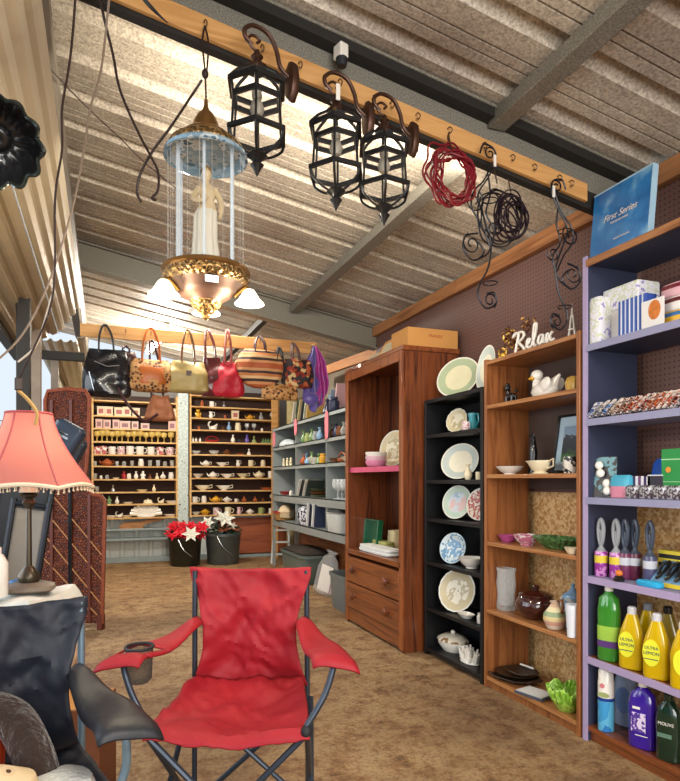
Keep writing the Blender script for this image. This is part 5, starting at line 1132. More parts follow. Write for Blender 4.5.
# --- wall lanterns hanging from hooks
LB = mat('lantern_black', '#242527', .35, metal=.4, coat=.3); LBZ = mat('lantern_bronze', '#4a3024', .4, metal=.5, var=.4)
def lantern(px, pz_top, label, rot, scale=1.0, tilt=0):
    X = at_Y(px, BY - .10); Z = hgt(pz_top, X, BY - .1)
    t = thing('wall_lantern', label, 'lantern', (X, BY - .1, Z), rot, 'outdoor wall lanterns on the hook board'); t.scale = (scale * 1.08, scale * 1.08, scale * .88); t.rotation_euler[1] = tilt
    hexr = lambda R, z: [(R * math.cos(PI / 3 * i), R * math.sin(PI / 3 * i), z) for i in range(6)]
    rf = MB().loft([(-.205, .098, .098), (-.17, .07, .07), (-.14, .03, .03)], 6, 2, (False, False)).build('roof', glass('lantern_glass', (.5, .52, .52), .02, .15, .1), t, smooth=False)
    for i in range(6):
        c, q = math.cos(PI / 3 * i), math.sin(PI / 3 * i); MB().tube([(.096 * c, .096 * q, -.207), (.07 * c, .07 * q, -.172), (.028 * c, .028 * q, -.138)], .006, 5).build('roof_rib', LB, rf)
    MB().lathe([(.03, -.152), (.038, -.146), (.03, -.138), (0, -.136)], 6).build('roof_cap', LB, rf, smooth=False)
    MB().lathe([(.026, -.142), (.034, -.132), (.02, -.12), (.012, -.10), (.02, -.09), (.012, -.08), (.008, -.065)], 16).build('neck', LBZ, t)
    for z in (-.212, -.262, -.395):
        R = {-.212: .102, -.262: .086, -.395: .104}[z]
        mb = MB(); p = hexr(R, z); q = hexr(R - .014, z)
        mb.add([(a, b_, z + .008) for a, b_, _ in p] + [(a, b_, z - .008) for a, b_, _ in p] + [(a, b_, z + .008) for a, b_, _ in q] + [(a, b_, z - .008) for a, b_, _ in q],
               [f for i in range(6) for f in ((i, (i + 1) % 6, 6 + (i + 1) % 6, 6 + i), (12 + i, 18 + i, 18 + (i + 1) % 6, 12 + (i + 1) % 6), (i, 12 + i, 12 + (i + 1) % 6, (i + 1) % 6), (6 + i, 6 + (i + 1) % 6, 18 + (i + 1) % 6, 18 + i))])
        mb.build('cage_ring', LB, t, smooth=False)
    for i in range(6):
        a = PI / 3 * i; c, q = math.cos(a), math.sin(a)
        MB().tube([(.088 * c, .088 * q, -.21), (.082 * c, .082 * q, -.28), (.088 * c, .088 * q, -.395)], .0045, 5).build('cage_bar', LB, t)
        MB().tube(smoothpts([(.098 * c, .098 * q, -.395), (.088 * c, .088 * q, -.43), (.05 * c, .05 * q, -.465), (.018 * c, .018 * q, -.478)], 3), .005, 5).build('cage_rib', LB, t)
    MB().loft([(-.215, .086, .086), (-.28, .081, .081), (-.395, .086, .086)], 6, 2, (False, False)).build('glass', glass('lantern_glass', (.5, .52, .52), .02, .15, .1), t, smooth=False)
    MB().loft([(-.40, .082, .082), (-.455, .05, .05)], 6, 2, (False, False)).build('lower_glass', glass('lantern_glass', (.5, .52, .52), .02, .15, .1), t, smooth=False)
    MB().lathe([(.0, -.20), (.016, -.205), (.016, -.25), (.012, -.255), (.018, -.27), (.024, -.295), (.016, -.32), (0, -.325)], 12).build('bulb_socket', mat('socket_ivory', '#9c9484', .4), t)
    MB().lathe([(.03, -.47), (.034, -.478), (.02, -.49), (.012, -.50), (.022, -.512), (.014, -.525), (.006, -.545), (0, -.56)], 14).build('finial', LB, t)
    arc = smoothpts([(0, 0, -.07), (-.022, 0, -.055), (-.03, 0, -.03), (-.012, 0, -.012), (.01, 0, -.02), (.0, 0, -.035)], 5)
    MB().tube(arc, .005, 6).build('scroll', LBZ, t)
    MB().tube(smoothpts([(-.018, 0, -.05), (-.04, 0, -.03), (-.042, 0, .0), (-.01, 0, .028), (.04, 0, .02), (.07, 0, -.03), (.085, 0, -.09), (.12, 0, -.12)], 6), .0075, 8).build('arm', LBZ, t)
    MB().loft([(-.015, .022, .05), (-.012, .03, .075), (.0, .034, .085), (.012, .03, .08), (.014, .02, .06)], 8).build('back_plate', LBZ, t, loc=(.128, 0, -.13)).rotation_euler = (PI / 2, 0, PI / 2)
    MB().tube([(0, .0, .03), (.005, .04, .06), (.0, .075, .075)], .002, 5).build('wire', HK, t)
    return t
lantern(257, 34, 'leftmost wall lantern hanging nearest the gold rain lamp', .25, 1.04)
lantern(336, 80, 'middle one of the three hanging wall lanterns, with white tag on top', .1, 1.0)
lantern(384, 101, 'rightmost wall lantern hanging beside the red wire coil', .15, .98)
X = at_Y(338, BY - .13); o = MB().box(-.008, .008, -.002, .002, -.03, .03).build('paper_tag', WHITE, None, smooth=False); o.location = (X, BY - .13, hgt(92, X, BY - .13)); tag(o, 'small white paper tag on the middle lantern', 'tag')
# clip lamp socket on rafter
X = at_Y(345, 2.2); t = thing('clip_socket', 'white and black clip socket fixed on rafter above the middle lantern', 'socket', (X, 2.235, hgt(58, X, 2.23)), .3)
MB().box(-.02, .02, -.02, .03, -.0, .055).build('housing', WHITE, t, smooth=False, bevel=.006); MB().lathe([(.018, -.03), (.024, 0), (.02, .004)], 12).build('socket', BLKM, t)

# --- wire coils
def coil(px, py, name, label, m_, r, n_, wav, seed, Y=BY - .06, thick=.0035, cat='wire coil', squash=.9):
    random.seed(seed); X = at_Y(px, Y); Z = hgt(py, X, Y); t = thing(name, label, cat, (X, Y, Z), 0)
    for j in range(n_):
        R = r * random.uniform(.55, 1.0); cx, cz = random.uniform(-.02, .02), random.uniform(-.03, .02); ph = random.uniform(0, 6); k = random.choice([5, 6, 7]); yy = random.uniform(-.022, .022)
        p = []
        for i in range(60):
            a = 2 * PI * i / 60; q = R * (1 + wav * math.cos(k * a + ph)); p.append((cx + q * squash * math.cos(a), yy + .01 * math.sin(2 * a + ph), cz + q * math.sin(a)))
        MB().tube(p, thick, 5, closed=True).build('loop', m_, t)
    MB().tube([(0, 0, r * .9), (0, .02, r * .9 + .07)], .003, 5).build('hanger', HK, t); return t
REDW = mat('red_wire', '#7a1420', .4, coat=.3); BLKW = mat('black_wire', '#1c1c22', .35, metal=.3)
coil(451, 175, 'wire_coil', 'bundle of dark red wavy cord loops hanging from the hook board', REDW, .125, 13, .09, 3, thick=.0042)
t = coil(450, 177, 'wire_coil', 'white wire loop hanging behind the dark red cord loops', mat('white_wire', '#c9c0ba', .4), .128, 2, .07, 5, Y=BY - .02)
coil(511, 215, 'wire_coil', 'coil of dark wire rings hanging right of the scrolled holder', mat('plum_wire', '#2c2028', .3, metal=.3), .105, 14, .01, 8, squash=.75)
coil(497, 215, 'wire_coil', 'large loose black wire rings behind the tight coil', BLKW, .15, 4, .03, 9, Y=BY - .03)
# --- scrolled wire holders
def scroll_holder(px, py0, py1, label, mir=1, Y=BY - .042):
    X = at_Y(px, Y); Z = hgt(py0, X, Y); L = (py1 - py0) * depth(X, Y) / FPX
    t = thing('scroll_wire_hanger', label, 'wire hanger', (X, Y, Z), 0, 'scrolled wire hangers')
    def sp(cx, cz, r0, turns, a0, d=1, k=26): return [(mir * (cx + r0 * (1 - i / k * .75) * math.cos(a0 + d * 2 * PI * turns * i / k)), 0, cz + r0 * (1 - i / k * .75) * math.sin(a0 + d * 2 * PI * turns * i / k)) for i in range(k + 1)]
    S_ = [smoothpts([(mir * x, 0, z * L) for x, z in q], 5) for q in (
        [(-.02, -.06), (.0, .0), (.05, -.02), (.055, -.1), (.02, -.2), (-.03, -.32), (.0, -.45), (.035, -.6), (.02, -.75), (-.02, -.85)],
        [(.04, -.1), (.0, -.22), (-.05, -.30), (-.06, -.40), (-.01, -.50), (.03, -.62)],
        [(.02, -.18), (.03, -.3), (.01, -.42), (.05, -.52), (.02, -.66), (-.05, -.72)],
        [(-.03, -.55), (-.09, -.58), (-.10, -.66), (-.05, -.72), (-.0, -.66), (-.03, -.6)],
        [(-.02, -.85), (-.03, -.93), (.01, -1.0), (.06, -.96), (.05, -.90), (.015, -.91)])]
    for p in S_: MB().tube(p, .004, 6).build('scroll', BLKW, t)
    for cx, cz, r0, tn, a0, d in ((.03, -.05, .03, 1.4, 0, 1), (-.05, -.36, .05, 1.3, 1, -1), (-.06, -.62, .045, 1.4, 2, 1), (.03, -.95, .035, 1.3, -1, 1), (.05, -.5, .035, 1.2, 0, -1)):
        MB().tube(sp(cx, cz * L, r0, tn, a0, d), .0035, 5).build('curl', BLKW, t)
    for z in (-.36, -.86):
        MB().tube([(mir * .01 + .03 * math.cos(a), -.03 + .03 * math.sin(a), z * L) for a in [2 * PI * i / 16 for i in range(16)]], .0028, 5, closed=True).build('ring', BLKW, t)
    mb = MB(); mb.box(-.006, .006, -.002, .002, -.02, .03); o = mb.build('price_sticker', WHITE, t, smooth=False); o.location = (mir * .05, -.006, -.10 * L)
    return t
scroll_holder(484, 144, 308, 'black scrolled wire hanger between red cord loops and dark coil')
scroll_holder(562, 180, 330, 'black scrolled wire hanger at the right end of hook board', -1)

# --- loose electrical cables
CAB_ = mat('cable_brown', '#2a1a16', .5); CABW = mat('cable_white', '#7a6a5c', .5)
def cable(pts, label, m_=CAB_, r=.0045, name='cable'):
    o = MB().tube(smoothpts([pt(*p) for p in pts], 6), r, 6).build(name, m_); return tag(o, label, 'cable')
cable([(76, -30, 1.6), (75, 5, 1.6), (70, 60, 1.65), (62, 110, 1.7), (62, 150, 1.75), (55, 200, 1.8), (52, 300, 1.9), (22, 372, 2.0), (18, 380, 2.0)], 'leftmost dark cable hanging down to the brown plug', CAB_, .0035)
cable([(112, -30, 1.7), (107, 20, 1.7), (101, 70, 1.75), (90, 110, 1.8), (84, 150, 1.85), (72, 210, 1.9), (48, 285, 1.95), (22, 335, 1.95), (-8, 365, 1.9)], 'grey brown cable swinging down to the left frame edge', CABW, .0035)
cable([(96, -25, 1.9), (104, 18, 1.9), (113, 55, 1.95), (120, 90, 2.0), (137, 130, 2.05), (150, 155, 2.1), (158, 172, 2.1), (158, 190, 2.1), (152, 198, 2.1), (156, 200, 2.1)], 'dark cable crossing another under the roof and ending in a loop')
cable([(202, 80, 2.2), (192, 95, 2.2), (172, 125, 2.15), (152, 152, 2.12), (140, 175, 2.1), (137, 192, 2.1), (141, 202, 2.1)], 'dark lamp cord curving left from the gold rain lamp')
cable([(40, 58, 2.2), (66, 86, 2.5), (95, 115, 2.8), (120, 138, 3.0), (142, 160, 3.2), (178, 190, 3.4)], 'thin straight wire running diagonally under the roof sheets', CAB_, .003, 'wire')
cable([(52, 295, 1.95), (42, 330, 2.0), (34, 348, 2.0), (18, 362, 2.0)], 'white cable pair looping above the pink lampshade', mat('cable_ivory', '#c4b8a8', .5), .0035)
X, Y_, Z = pt(18, 384, 2.0); t = thing('plug', 'brown plug and hook hanging by white cable above pink lamp', 'plug', (X, Y_, Z), .2)
MB().box(-.01, .012, -.01, .01, -.02, .02).build('body', mat('plug_brown', '#2e1c14', .5), t, smooth=False, bevel=.003); MB().tube(smoothpts([(0, 0, -.02), (.03, 0, -.05), (.055, 0, -.09), (.05, 0, -.13)], 5), .006, 6).build('strap', mat('tan_strap', '#a8854c', .6), t)
o = MB().tube(smoothpts([pt(138, -8, 1.9), pt(150, 6, 1.92), pt(160, 16, 1.95), pt(168, 23, 1.95)], 5), [.002, .003, .005, .006, .006, .006, .006, .005, .005, .004, .004, .003, .003, .002, .002, .001], 6).build('feather', BLKM); tag(o, 'dark thin feather stuck under the roof near the board', 'feather')

# --- black scalloped bowl hanging at far left
p = pt(-2, 138, 1.55); t = thing('scalloped_basket', 'glossy black scalloped metal bowl hanging at the far upper left', 'bowl', p, 0)
t.rotation_euler = (Vector((-.15, .1, 1.0)) - p).to_track_quat('Z', 'Y').to_euler()
mb = MB(); 
def sb(u, v):
    a = 2 * PI * u; R = .03 + .07 * v ** .8; R *= 1 + .06 * v * v * math.cos(12 * a); return (R * math.cos(a), R * math.sin(a), .07 * v * v + .012 * v * math.cos(12 * a))
mb.grid(sb, 96, 10); mb.lathe([(.031, 0), (.0, .0)], 24, (False, False)); mb.build('bowl', BLACK, t, solid=.005)
MB().tube([(.1 * (1 + .06 * math.cos(12 * a)) * math.cos(a), .1 * (1 + .06 * math.cos(12 * a)) * math.sin(a), .07 + .012 * math.cos(12 * a)) for a in [2 * PI * i / 96 for i in range(96)]], .005, 6, closed=True).build('rim', mat('rim_grey', '#3c4440', .25, metal=.6), t)
MB().tube([(-.1, .0, .07), (-.05, .12, .03), (-.01, .35, .2)], .002, 5).build('hanging_wire', HK, t)

# ================================================================== HANDBAGS ON THE SECOND BOARD
HY = 5.62; HZ = 2.46
xa, xb = at_Y(80, HY), at_Y(317, HY)
t = thing('hook_board', 'second pine board carrying the handbags across the shed', 'board', (0, HY, HZ))
MB().box(xa, xb, 0, .022, -.055, .055).build('board', PINE, t, smooth=False, bevel=.003)
bagpx = (105, 126, 151, 188, 208, 228, 260, 294, 312)
for px in bagpx: x = at_Y(px, HY - .03); MB().tube(smoothpts([(x, 0, 0), (x, -.03, 0), (x, -.04, .015), (x, -.035, .03)], 3), .003, 5).build('hook', HK, t)
def bag(px, top, bot, wpx, name, label, m_, prof, d=.07, hm=None, hpy=None, hw=.07, rz=0, fl=0, cat='handbag', yo=0, ex=2.8, cx=None):
    """prof: list of (fraction from bottom, width factor, depth factor)"""
    Y = HY - .09 - yo; cx = px if cx is None else cx; X = at_Y(cx, Y); dz = depth(X, Y) / FPX; zt_, zb = hgt(top, X, Y), hgt(bot, X, Y); W = wpx * dz / 2 / math.cos(YAW) * .97
    t = thing(name, label, cat, (X, Y, zb), rz); h = zt_ - zb
    fs_ = [i / 16 for i in range(17)]
    def ip(f, k):
        for p_, q_ in zip(prof, prof[1:]):
            if p_[0] <= f <= q_[0]: e = (f - p_[0]) / (q_[0] - p_[0]); e = e if p_[0] == 0 or q_[0] == 1 else e * e * (3 - 2 * e); return p_[k] * (1 - e) + q_[k] * e
    mb = MB(); mb.loft([(f * h, W * ip(f, 1), d * ip(f, 2)) for f in fs_], 44, ex, flute=fl, fa=.035 if fl else 0); sd = Vector((px * .37, 0, 0))
    mb.v = [(x + .008 * noise.noise(Vector((x, y, z)) * 9 + sd), y + .030 * noise.noise(Vector((x * 8, y * 3, z * 9)) + sd) + .012 * noise.noise(Vector((x * 22, y, z * 20)) + sd), z + (.014 * noise.noise(Vector((x * 10, 0, 3)) + sd) + .03 * (x / W) ** 2 * (1 if fl else .3)) * (z / h)) for x, y, z in mb.v]
    mb.build('body', m_, t)
    hz = hgt(hpy, X, Y) - zb if hpy else HZ + .02 - zb
    hx = at_Y(px, Y) - X
    for s in (-1, 1):
        MB().tube(smoothpts([(hx * .3 - hw, s * d * .35, h * .93), (hx * .6 - hw * .85, s * d * .3, h + (hz - h) * .5), (hx - hw * .35, s * .02 + .03, hz - .01), (hx, s * .012 + .05, hz + .008), (hx + hw * .35, s * .02 + .03, hz - .01), (hx * .6 + hw * .85, s * d * .3, h + (hz - h) * .5), (hx * .3 + hw, s * d * .35, h * .93)], 5), .0075, 7).build('handle', hm or m_, t)
    return t, W, h
TOTE = [(0, .9, .8), (.04, 1, 1), (.4, 1.0, 1.1), (.8, .85, .7), (1, .75, .3)]
PUFF = [(0, .7, .5), (.06, .92, .9), (.4, 1.0, 1.1), (.8, .9, .8), (1, .78, .2)]
RND = [(0, .3, .4), (.08, .62, .8), (.3, .92, 1.1), (.6, 1, 1), (.85, .85, .7), (1, .6, .2)]
BLL = mat('black_leather', '#15161c', .25, coat=.5, bump=.15, bscale=30); DKBR = mat('dark_brown_leather', '#3c1a1c', .4, bump=.2, bscale=30)
t, W, h = bag(105, 350, 398, 45, 'handbag', 'large black patent leather tote bag at left end of the row', BLL, TOTE, .08, hpy=325, hw=.06, cx=107)
MB().tube([(-W * .5, -.078, h * .72), (W * .0, -.092, h * .62), (W * .5, -.08, h * .66)], .004, 5).build('zip', SILV, t)
MB().tube([(-W * .7, -.085, h * .5), (-W * .5, -.095, h * .1)], .004, 5).build('zip', SILV, t)
bag(126, 352, 385, 22, 'handbag', 'dark maroon handbag half hidden between black tote and leopard bag', DKBR, PUFF, .05, yo=-.05, hw=.03, hpy=345)
LEO = blotch('leopard_print', ['#1c120e', '#2c1c14', '#a8703c', '#c09058'], 34, .7, 'voronoi')
ORL = mat('orange_leather', '#b5622c', .4, var=.15)
t, W, h = bag(151, 360, 392, 42, 'handbag', 'leopard print handbag with orange leather front panel', LEO, PUFF, .07, ORL, 328, .075, .08)
MB().loft([(h * .22, W * .62, .079), (h * .25, W * .66, .083), (h * .72, W * .60, .07), (h * .75, W * .57, .064)], 20, 4).build('front_panel', ORL, t)
CRL = mat('cream_leather', '#a8935c', .45, var=.12)
t, W, h = bag(188, 362, 393, 40, 'handbag', 'cream leather handbag with chain handle third large bag from left', CRL, [(0, .8, .6), (.06, .98, 1), (.5, .95, .95), (.9, .8, .5), (1, .74, .2)], .07, mat('chain_brown', '#6a4a34', .35, metal=.5), 330, .055)
MB().box(-.022, .022, -.072, -.064, h * .52, h * .68).build('emblem', DKBR, t, smooth=False)
MARL = mat('maroon_leather', '#5a2224', .35, coat=.3, bump=.15, bscale=30)
bag(208, 358, 397, 20, 'handbag', 'maroon leather handbag with long handles behind the red bag', MARL, TOTE, .06, hpy=330, hw=.045, yo=-.03, cx=212)
REDL = mat('red_fabric_bag', '#b41c30', .5, var=.2, bump=.3, bscale=18)
bag(228, 362, 397, 30, 'handbag', 'bright red slouchy handbag next to the striped bag', REDL, [(0, .75, .6), (.08, 1.05, 1), (.3, 1.0, 1.1), (.7, .7, .8), (1, .35, .3)], .06, mat('plaid_strap', '#8a4038', .6), 330, .03, fl=7)
STR = stripes('woven_stripes', ['#a8542c', '#c98a5c', '#3c2a24', '#d0a878', '#b8703c', '#3c2a24', '#c08a5c', '#a8542c'], 'Z', 5.2, .7)
t, W, h = bag(260, 350, 388, 48, 'handbag', 'round brown and tan striped woven handbag in the middle', STR, RND, .08, mat('plum_handle', '#3c2226', .5), 336, .05)
PAT = blotch('kilim_print', ['#2a1c1c', '#8a2c24', '#c9a870', '#2a1c1c', '#a8502c'], 30, .7, 'cell')
bag(294, 360, 388, 33, 'handbag', 'black red and tan patterned handbag beside purple scarf', PAT, PUFF, .06, mat('maroon_strap', '#4a2624', .5), 343, .035, cx=297)
bag(280, 384, 400, 36, 'clutch_bag', 'small leopard print pouch hanging below the patterned bag', LEO, [(0, .8, .6), (.1, 1, 1), (.6, 1, 1), (1, .8, .3)], .04, BLKM, 348, .04, cat='pouch', yo=.04)
PEA = mat('tan_suede', '#b0714e', .6, var=.12)
bag(152, 396, 421, 26, 'handbag', 'tan suede drawstring bag hanging below the leopard bag', PEA, [(0, .5, .5), (.08, 1.1, 1), (.4, .95, 1.1), (.8, .7, .8), (1, .6, .4)], .07, DKBR, 342, .05, fl=9, yo=-.055, cx=160)
# dark strap hanging under the tote
o = MB().tube(smoothpts([pt(118, 388, 5.12), pt(126, 402, 5.12), (pt(136, 414, 5.12)), pt(146, 421, 5.12), pt(158, 414, 5.12)], 5), .012, 6).build('bag_strap', DKBR); tag(o, 'dark brown bag strap dangling below black tote', 'strap')
# purple scarf
SCF = mat('purple_silk', '#5a4a94', .35, var=.25, sheen=.5); MAG = mat('magenta_silk', '#a83c8c', .4, var=.2)
X = at_Y(313, HY - .05); t = thing('scarf', 'purple and magenta silk scarf hanging at right end of handbag row', 'scarf', (X, HY - .05, HZ))
for nm, mt, dx, w_, L, ph, yy in (('purple_fold', SCF, -.03, .09, .56, 0, -.03), ('purple_fold', SCF, .04, .08, .42, 2, -.01), ('magenta_fold', MAG, .075, .05, .50, 1, -.045)):
    def sf(u, v, dx=dx, w_=w_, L=L, ph=ph, yy=yy):
        q = .12 + .88 * min(1, v * 2.2); return (dx * min(1, v * 3) + (u - .5) * 2 * w_ * q + .012 * math.sin(v * 9 + ph), yy + .022 * math.sin(u * 17 + ph) * q, .0 - L * v * (1 - .12 * math.cos(u * 5 + ph)))
    MB().grid(sf, 30, 24).build(nm, mt, t, solid=.003)
MB().ball((-.03, -.04, -.50), (.085, .04, .06)).build('knot', SCF, t)

# ================================================================== BACK FLOOR: PLANTERS, TUBE LIGHT
FOL = mat('dark_foliage', '#22301c', .6)
def flower(t, c, R, mt, tiltx, tiltz, k=6):
    T = Matrix.Translation(c) @ Euler((tiltx, 0, tiltz)).to_matrix().to_4x4()
    mb = MB()
    for ring, (rr, kk) in enumerate(((R, k), (R * .65, k - 1))):
        for i in range(kk):
            a = 2 * PI * (i + ring * .5) / kk
            mb.T = T @ Euler((0, 0, a)).to_matrix().to_4x4() @ Matrix.Translation((rr * .5, 0, .004 * ring)) @ Euler((0, -.25, 0)).to_matrix().to_4x4()
            mb.add([(-rr * .5, 0, 0), (-.1 * rr, rr * .25, .01), (-.1 * rr, -rr * .25, .01), (rr * .5, 0, -.01), (0, 0, -.006)], [(0, 4, 1), (0, 2, 4), (1, 4, 3), (2, 3, 4)])
    mb.T = T; mb.ball((0, 0, .012), R * .09, 6, 4); return mb.build('blossom', mt, t, smooth=False)
def planter(px, label, r, h, mt, fl, seed, m2=None):
    random.seed(seed); Y = 8.95; X = at_Y(px, Y); t = thing('potted_poinsettia', label, 'plant', (X, Y, 0))
    MB().lathe([(r * .85, 0), (r * .88, .01), (r, h * .9), (r * 1.03, h * .92), (r * 1.03, h), (r * .96, h), (r * .9, h * .85), (0, h * .85)], 28).build('bucket', mt, t)
    MB().tube(smoothpts([(-r * .5, -r * .9, h * .95), (-r * .2, -r * 1.05, h * .6), (r * .3, -r * 1.0, h * .35)], 4), .006, 6).build('bail', SILV, t)
    mb = MB()
    for i in range(70):
        a = random.uniform(0, 2 * PI); q = random.uniform(.3, 1.02) * r; z = h + random.uniform(-.03, .16) * (1.5 - q / r)
        mb.T = Matrix.Translation((q * math.cos(a), q * math.sin(a), z)) @ Euler((random.uniform(-.6, .6), random.uniform(-.6, .6), a)).to_matrix().to_4x4()
        mb.add([(-.05, 0, 0), (0, .03, .01), (.06, 0, 0), (0, -.03, .01), (0, 0, -.006)], [(0, 4, 1), (1, 4, 2), (2, 4, 3), (3, 4, 0)])
    o = mb.build('foliage', FOL, t, smooth=False); o['kind'] = 'stuff'
    for (x, y, z, R, m_) in fl: flower(t, (x, y, z), R, m_, random.uniform(.5, 1.1), random.uniform(-.4, .4))
    return t
RP = mat('poinsettia_red', '#d01c30', .6, var=.25); WP = mat('poinsettia_white', '#dcdcd0', .6)
fl = [(random.uniform(-.22, .22), random.uniform(-.2, .1), .42 + random.uniform(0, .18), random.uniform(.08, .11), RP) for _ in range(30)] + [(.03, -.30, .47, .13, WP)]
fl = [(x, y if z > .5 else y - .1, z, R, m_) for x, y, z, R, m_ in fl]
planter(185, 'dark metal bucket of red poinsettias with one white flower', .23, .40, mat('dark_bucket', '#36352c', .4, metal=.4, var=.3), fl, 4)
fl = [(-.02, -.22, .66, .17, WP), (-.24, -.1, .60, .11, WP), (.1, -.15, .55, .08, WP)]
planter(223, 'grey metal tub of dark leaves with large white poinsettia', .25, .44, mat('grey_tub', '#5c6668', .35, metal=.5, var=.4, scale=6), fl, 6)
# wood offcut on the ledge
o = MB().prism([(-.28, 0), (.05, 0), (.08, .06), (.36, .12), (.34, .16), (.02, .10), (-.2, .09), (-.26, .05)], -.04, .04).build('wood_offcut', wood('tan_offcut', '#8a5c34', '#ac7c50', 'X', 8, .7), smooth=False); o.location = (at_Y(139, 9.46), 9.46, .50); tag(o, 'tan curved wood offcut lying on ledge below left back rack', 'wood')
# fluorescent tube at the back
a, b_ = pt(148, 352, 7.6), pt(168, 332, 7.0); c_ = (a + b_) / 2
t = thing('tube_light', 'lit fluorescent tube hanging tilted behind the handbags', 'light', c_)
MB().tube([a - c_, b_ - c_], .03, 10).build('tube', glow('tube_glow', (1, .97, .9), 18), t); MB().tube([a - c_ + Vector((0, 0, .06)), b_ - c_ + Vector((0, 0, .06))], .025, 6).build('fitting', WHITE, t)
MB().tube([(0, 0, .06), (0, 0, roofz(c_.x) - c_.z + .0)], .003, 4).build('chain', HK, t)
pointlight('tube_light_lamp', (c_.x, c_.y, c_.z - .12), 95, (1, .93, .82), .12)

# ================================================================== FOLDING CAMP CHAIRS
def camp_chair(label, loc, rz, fab, frame, cup=True, arms=(.38, .37), seed=1, armfab=None, joint=(.225, -.235)):
    t = thing('camp_chair', label, 'chair', loc, rz)
    ph = seed * 1.7
    def wr(u, v, s=1): return s * (.004 * math.sin(9 * u + 5 * v + ph) + .003 * math.sin(17 * v - 7 * u + ph * 2) + .024 * abs(noise.noise(Vector((u * 3.2 + v * 1.5, v * 3.4 - u * 1.2, ph)))) + .012 * abs(noise.noise(Vector((u * 9 - v * 6, v * 8 + u * 3, ph)))))
    def back(u, v):
        k = 2 * u - 1; w_ = .216 - .046 * max(0, math.sin(PI * max(0, v - .08) / .92)) ** 1.1 - .012 * v; z = .89 - .425 * v; y = .208 - .01 * v - .02 * math.sin(PI * v)
        z += -.012 * (1 - k * k) * (1 - v)
        return (k * w_, y + (1 - k * k) * (.028 + .03 * v) + wr(u, v, 1.5), z)
    MB().grid(back, 36, 34).build('backrest', fab, t, solid=.004)
    def seat(u, v):
        k = 2 * u - 1; w_ = .19 + .045 * v; y = .19 - .45 * v; z = .50 - .012 * v - .055 * (1 - k * k) * math.sin(PI * (.15 + .75 * v)) - (.028 * max(0, v - .93) / .07)
        return (k * w_, y + (.05 * (1 - k * k) * (1 - v)) * 1.0, z + wr(u, v))
    MB().grid(seat, 36, 30).build('seat', fab, t, solid=.005)
    for s in (-1, 1):
        ao = arms[0 if s < 0 else 1]
        af = armfab or fab
        def arm(u, v, s=s, ao=ao):
            w_ = .022 + .045 * v ** .5; cx = (.19 + (ao - .06 - .19) * v); y = .215 - .45 * v; z = .703 - .015 * v - .015 * math.sin(PI * v)
            return (s * (cx + (2 * u - 1) * w_ * 1.0), y, z + .008 * math.sin(8 * v + u * 3) - (.010 * (2 * u - 1) ** 4) - .022 * max(0, v - .93) / .07)
        if s < 0 and cup:
            mb = MB()
            mb.grid(lambda u, v: arm(u, v * .62), 8, 14); mb.grid(lambda u, v: arm(u, .88 + v * .12), 8, 4)
            mb.grid(lambda u, v: arm(u * .14, .62 + v * .26), 2, 5); mb.grid(lambda u, v: arm(.86 + u * .14, .62 + v * .26), 2, 5)
            am = mb.build('armrest', af, t, solid=.006)
            c = Vector(arm(.5, .75)); R = .040
            MB().tube([(c.x + R * math.cos(a), c.y + R * 1.15 * math.sin(a), c.z + .006) for a in [2 * PI * i / 28 for i in range(28)]], .005, 6, closed=True).build('cup_ring', BLKM, am)
            MB().loft([(c.z - .10, R * .7, R * .75, c.x, c.y), (c.z - .09, R * .9, R, c.x, c.y), (c.z, R, R * 1.15, c.x, c.y)], 24, 2, (True, False)).build('mesh_cup', glass('black_mesh', (.02, .02, .02), .42, .9), am)
        else:
            am = MB().grid(arm, 8, 22).build('armrest', af, t, solid=.006)
        e = arm(.5, .93)
        P = [(e[0], e[1] + .05, e[2] - .012), (e[0], e[1] + .01, e[2] - .03), (s * (ao * .35 + joint[0] * .65), (joint[1] - .19) / 2, .58), (s * joint[0], joint[1], .50)]
        MB().tube(smoothpts(P, 5), .0095, 10).build('arm_post', frame, t)
        MB().tube([(s * .205, .235, .0), (s * .20, .225, .875)], .0095, 10).build('rear_pole', frame, t)
        for zz, yy in ((0, .235),): MB().lathe([(.018, 0), (.018, .02), (.012, .028), (0, .028)], 12).build('foot', BLKM, t).location = (s * .205, yy, 0)
        MB().lathe([(.018, 0), (.018, .02), (.012, .028), (0, .028)], 12).build('foot', BLKM, t).location = (s * .235, -.26, 0)
        yo = .008 * s
        MB().tube([(s * .225, -.24 + yo, .475), (-s * .235, -.26 + yo, .02)], .0095, 8).build('front_cross_leg', frame, t)
        MB().tube([(s * .20, .23 + yo, .40), (-s * .205, .24 + yo, .03)], .0095, 8).build('rear_cross_leg', frame, t)
        MB().tube([(s * .228, -.24, .475), (s * .212, .24, .03)], .0095, 8).build('side_cross_leg', frame, t)
        MB().tube([(s * .215, .225, .42), (s * .24, -.262, .02)], .0095, 8).build('side_cross_leg', frame, t)
        MB().ball((s * .225, -.24, .485), (.017, .02, .02), 10, 6).build('joint', BLKM, t)
    return t
def fabric(name, c, rough=.7):
    m_ = mat(name, c, rough, var=.16, scale=7, bump=.3, bscale=9); return m_
X, Y_ = c2w(-.32, 2.0)
camp_chair('red folding camp chair with mesh cup holder in the middle of the floor', (X, Y_, 0), -YAW, fabric('red_canvas', '#9a1422', .65), STEEL)
X, Y_ = c2w(-.735, 1.36)
camp_chair('black folding camp chair at the lower left in front of the lamp table', (X, Y_, 0), -YAW + math.radians(33.5), fabric('black_canvas', '#1b202c', .6), mat('light_blue_steel', '#6d8494', .35, metal=.5), cup=False, joint=(.18, -.17), arms=(.27, .27), seed=3, armfab=fabric('black_arm', '#1e2026', .5))
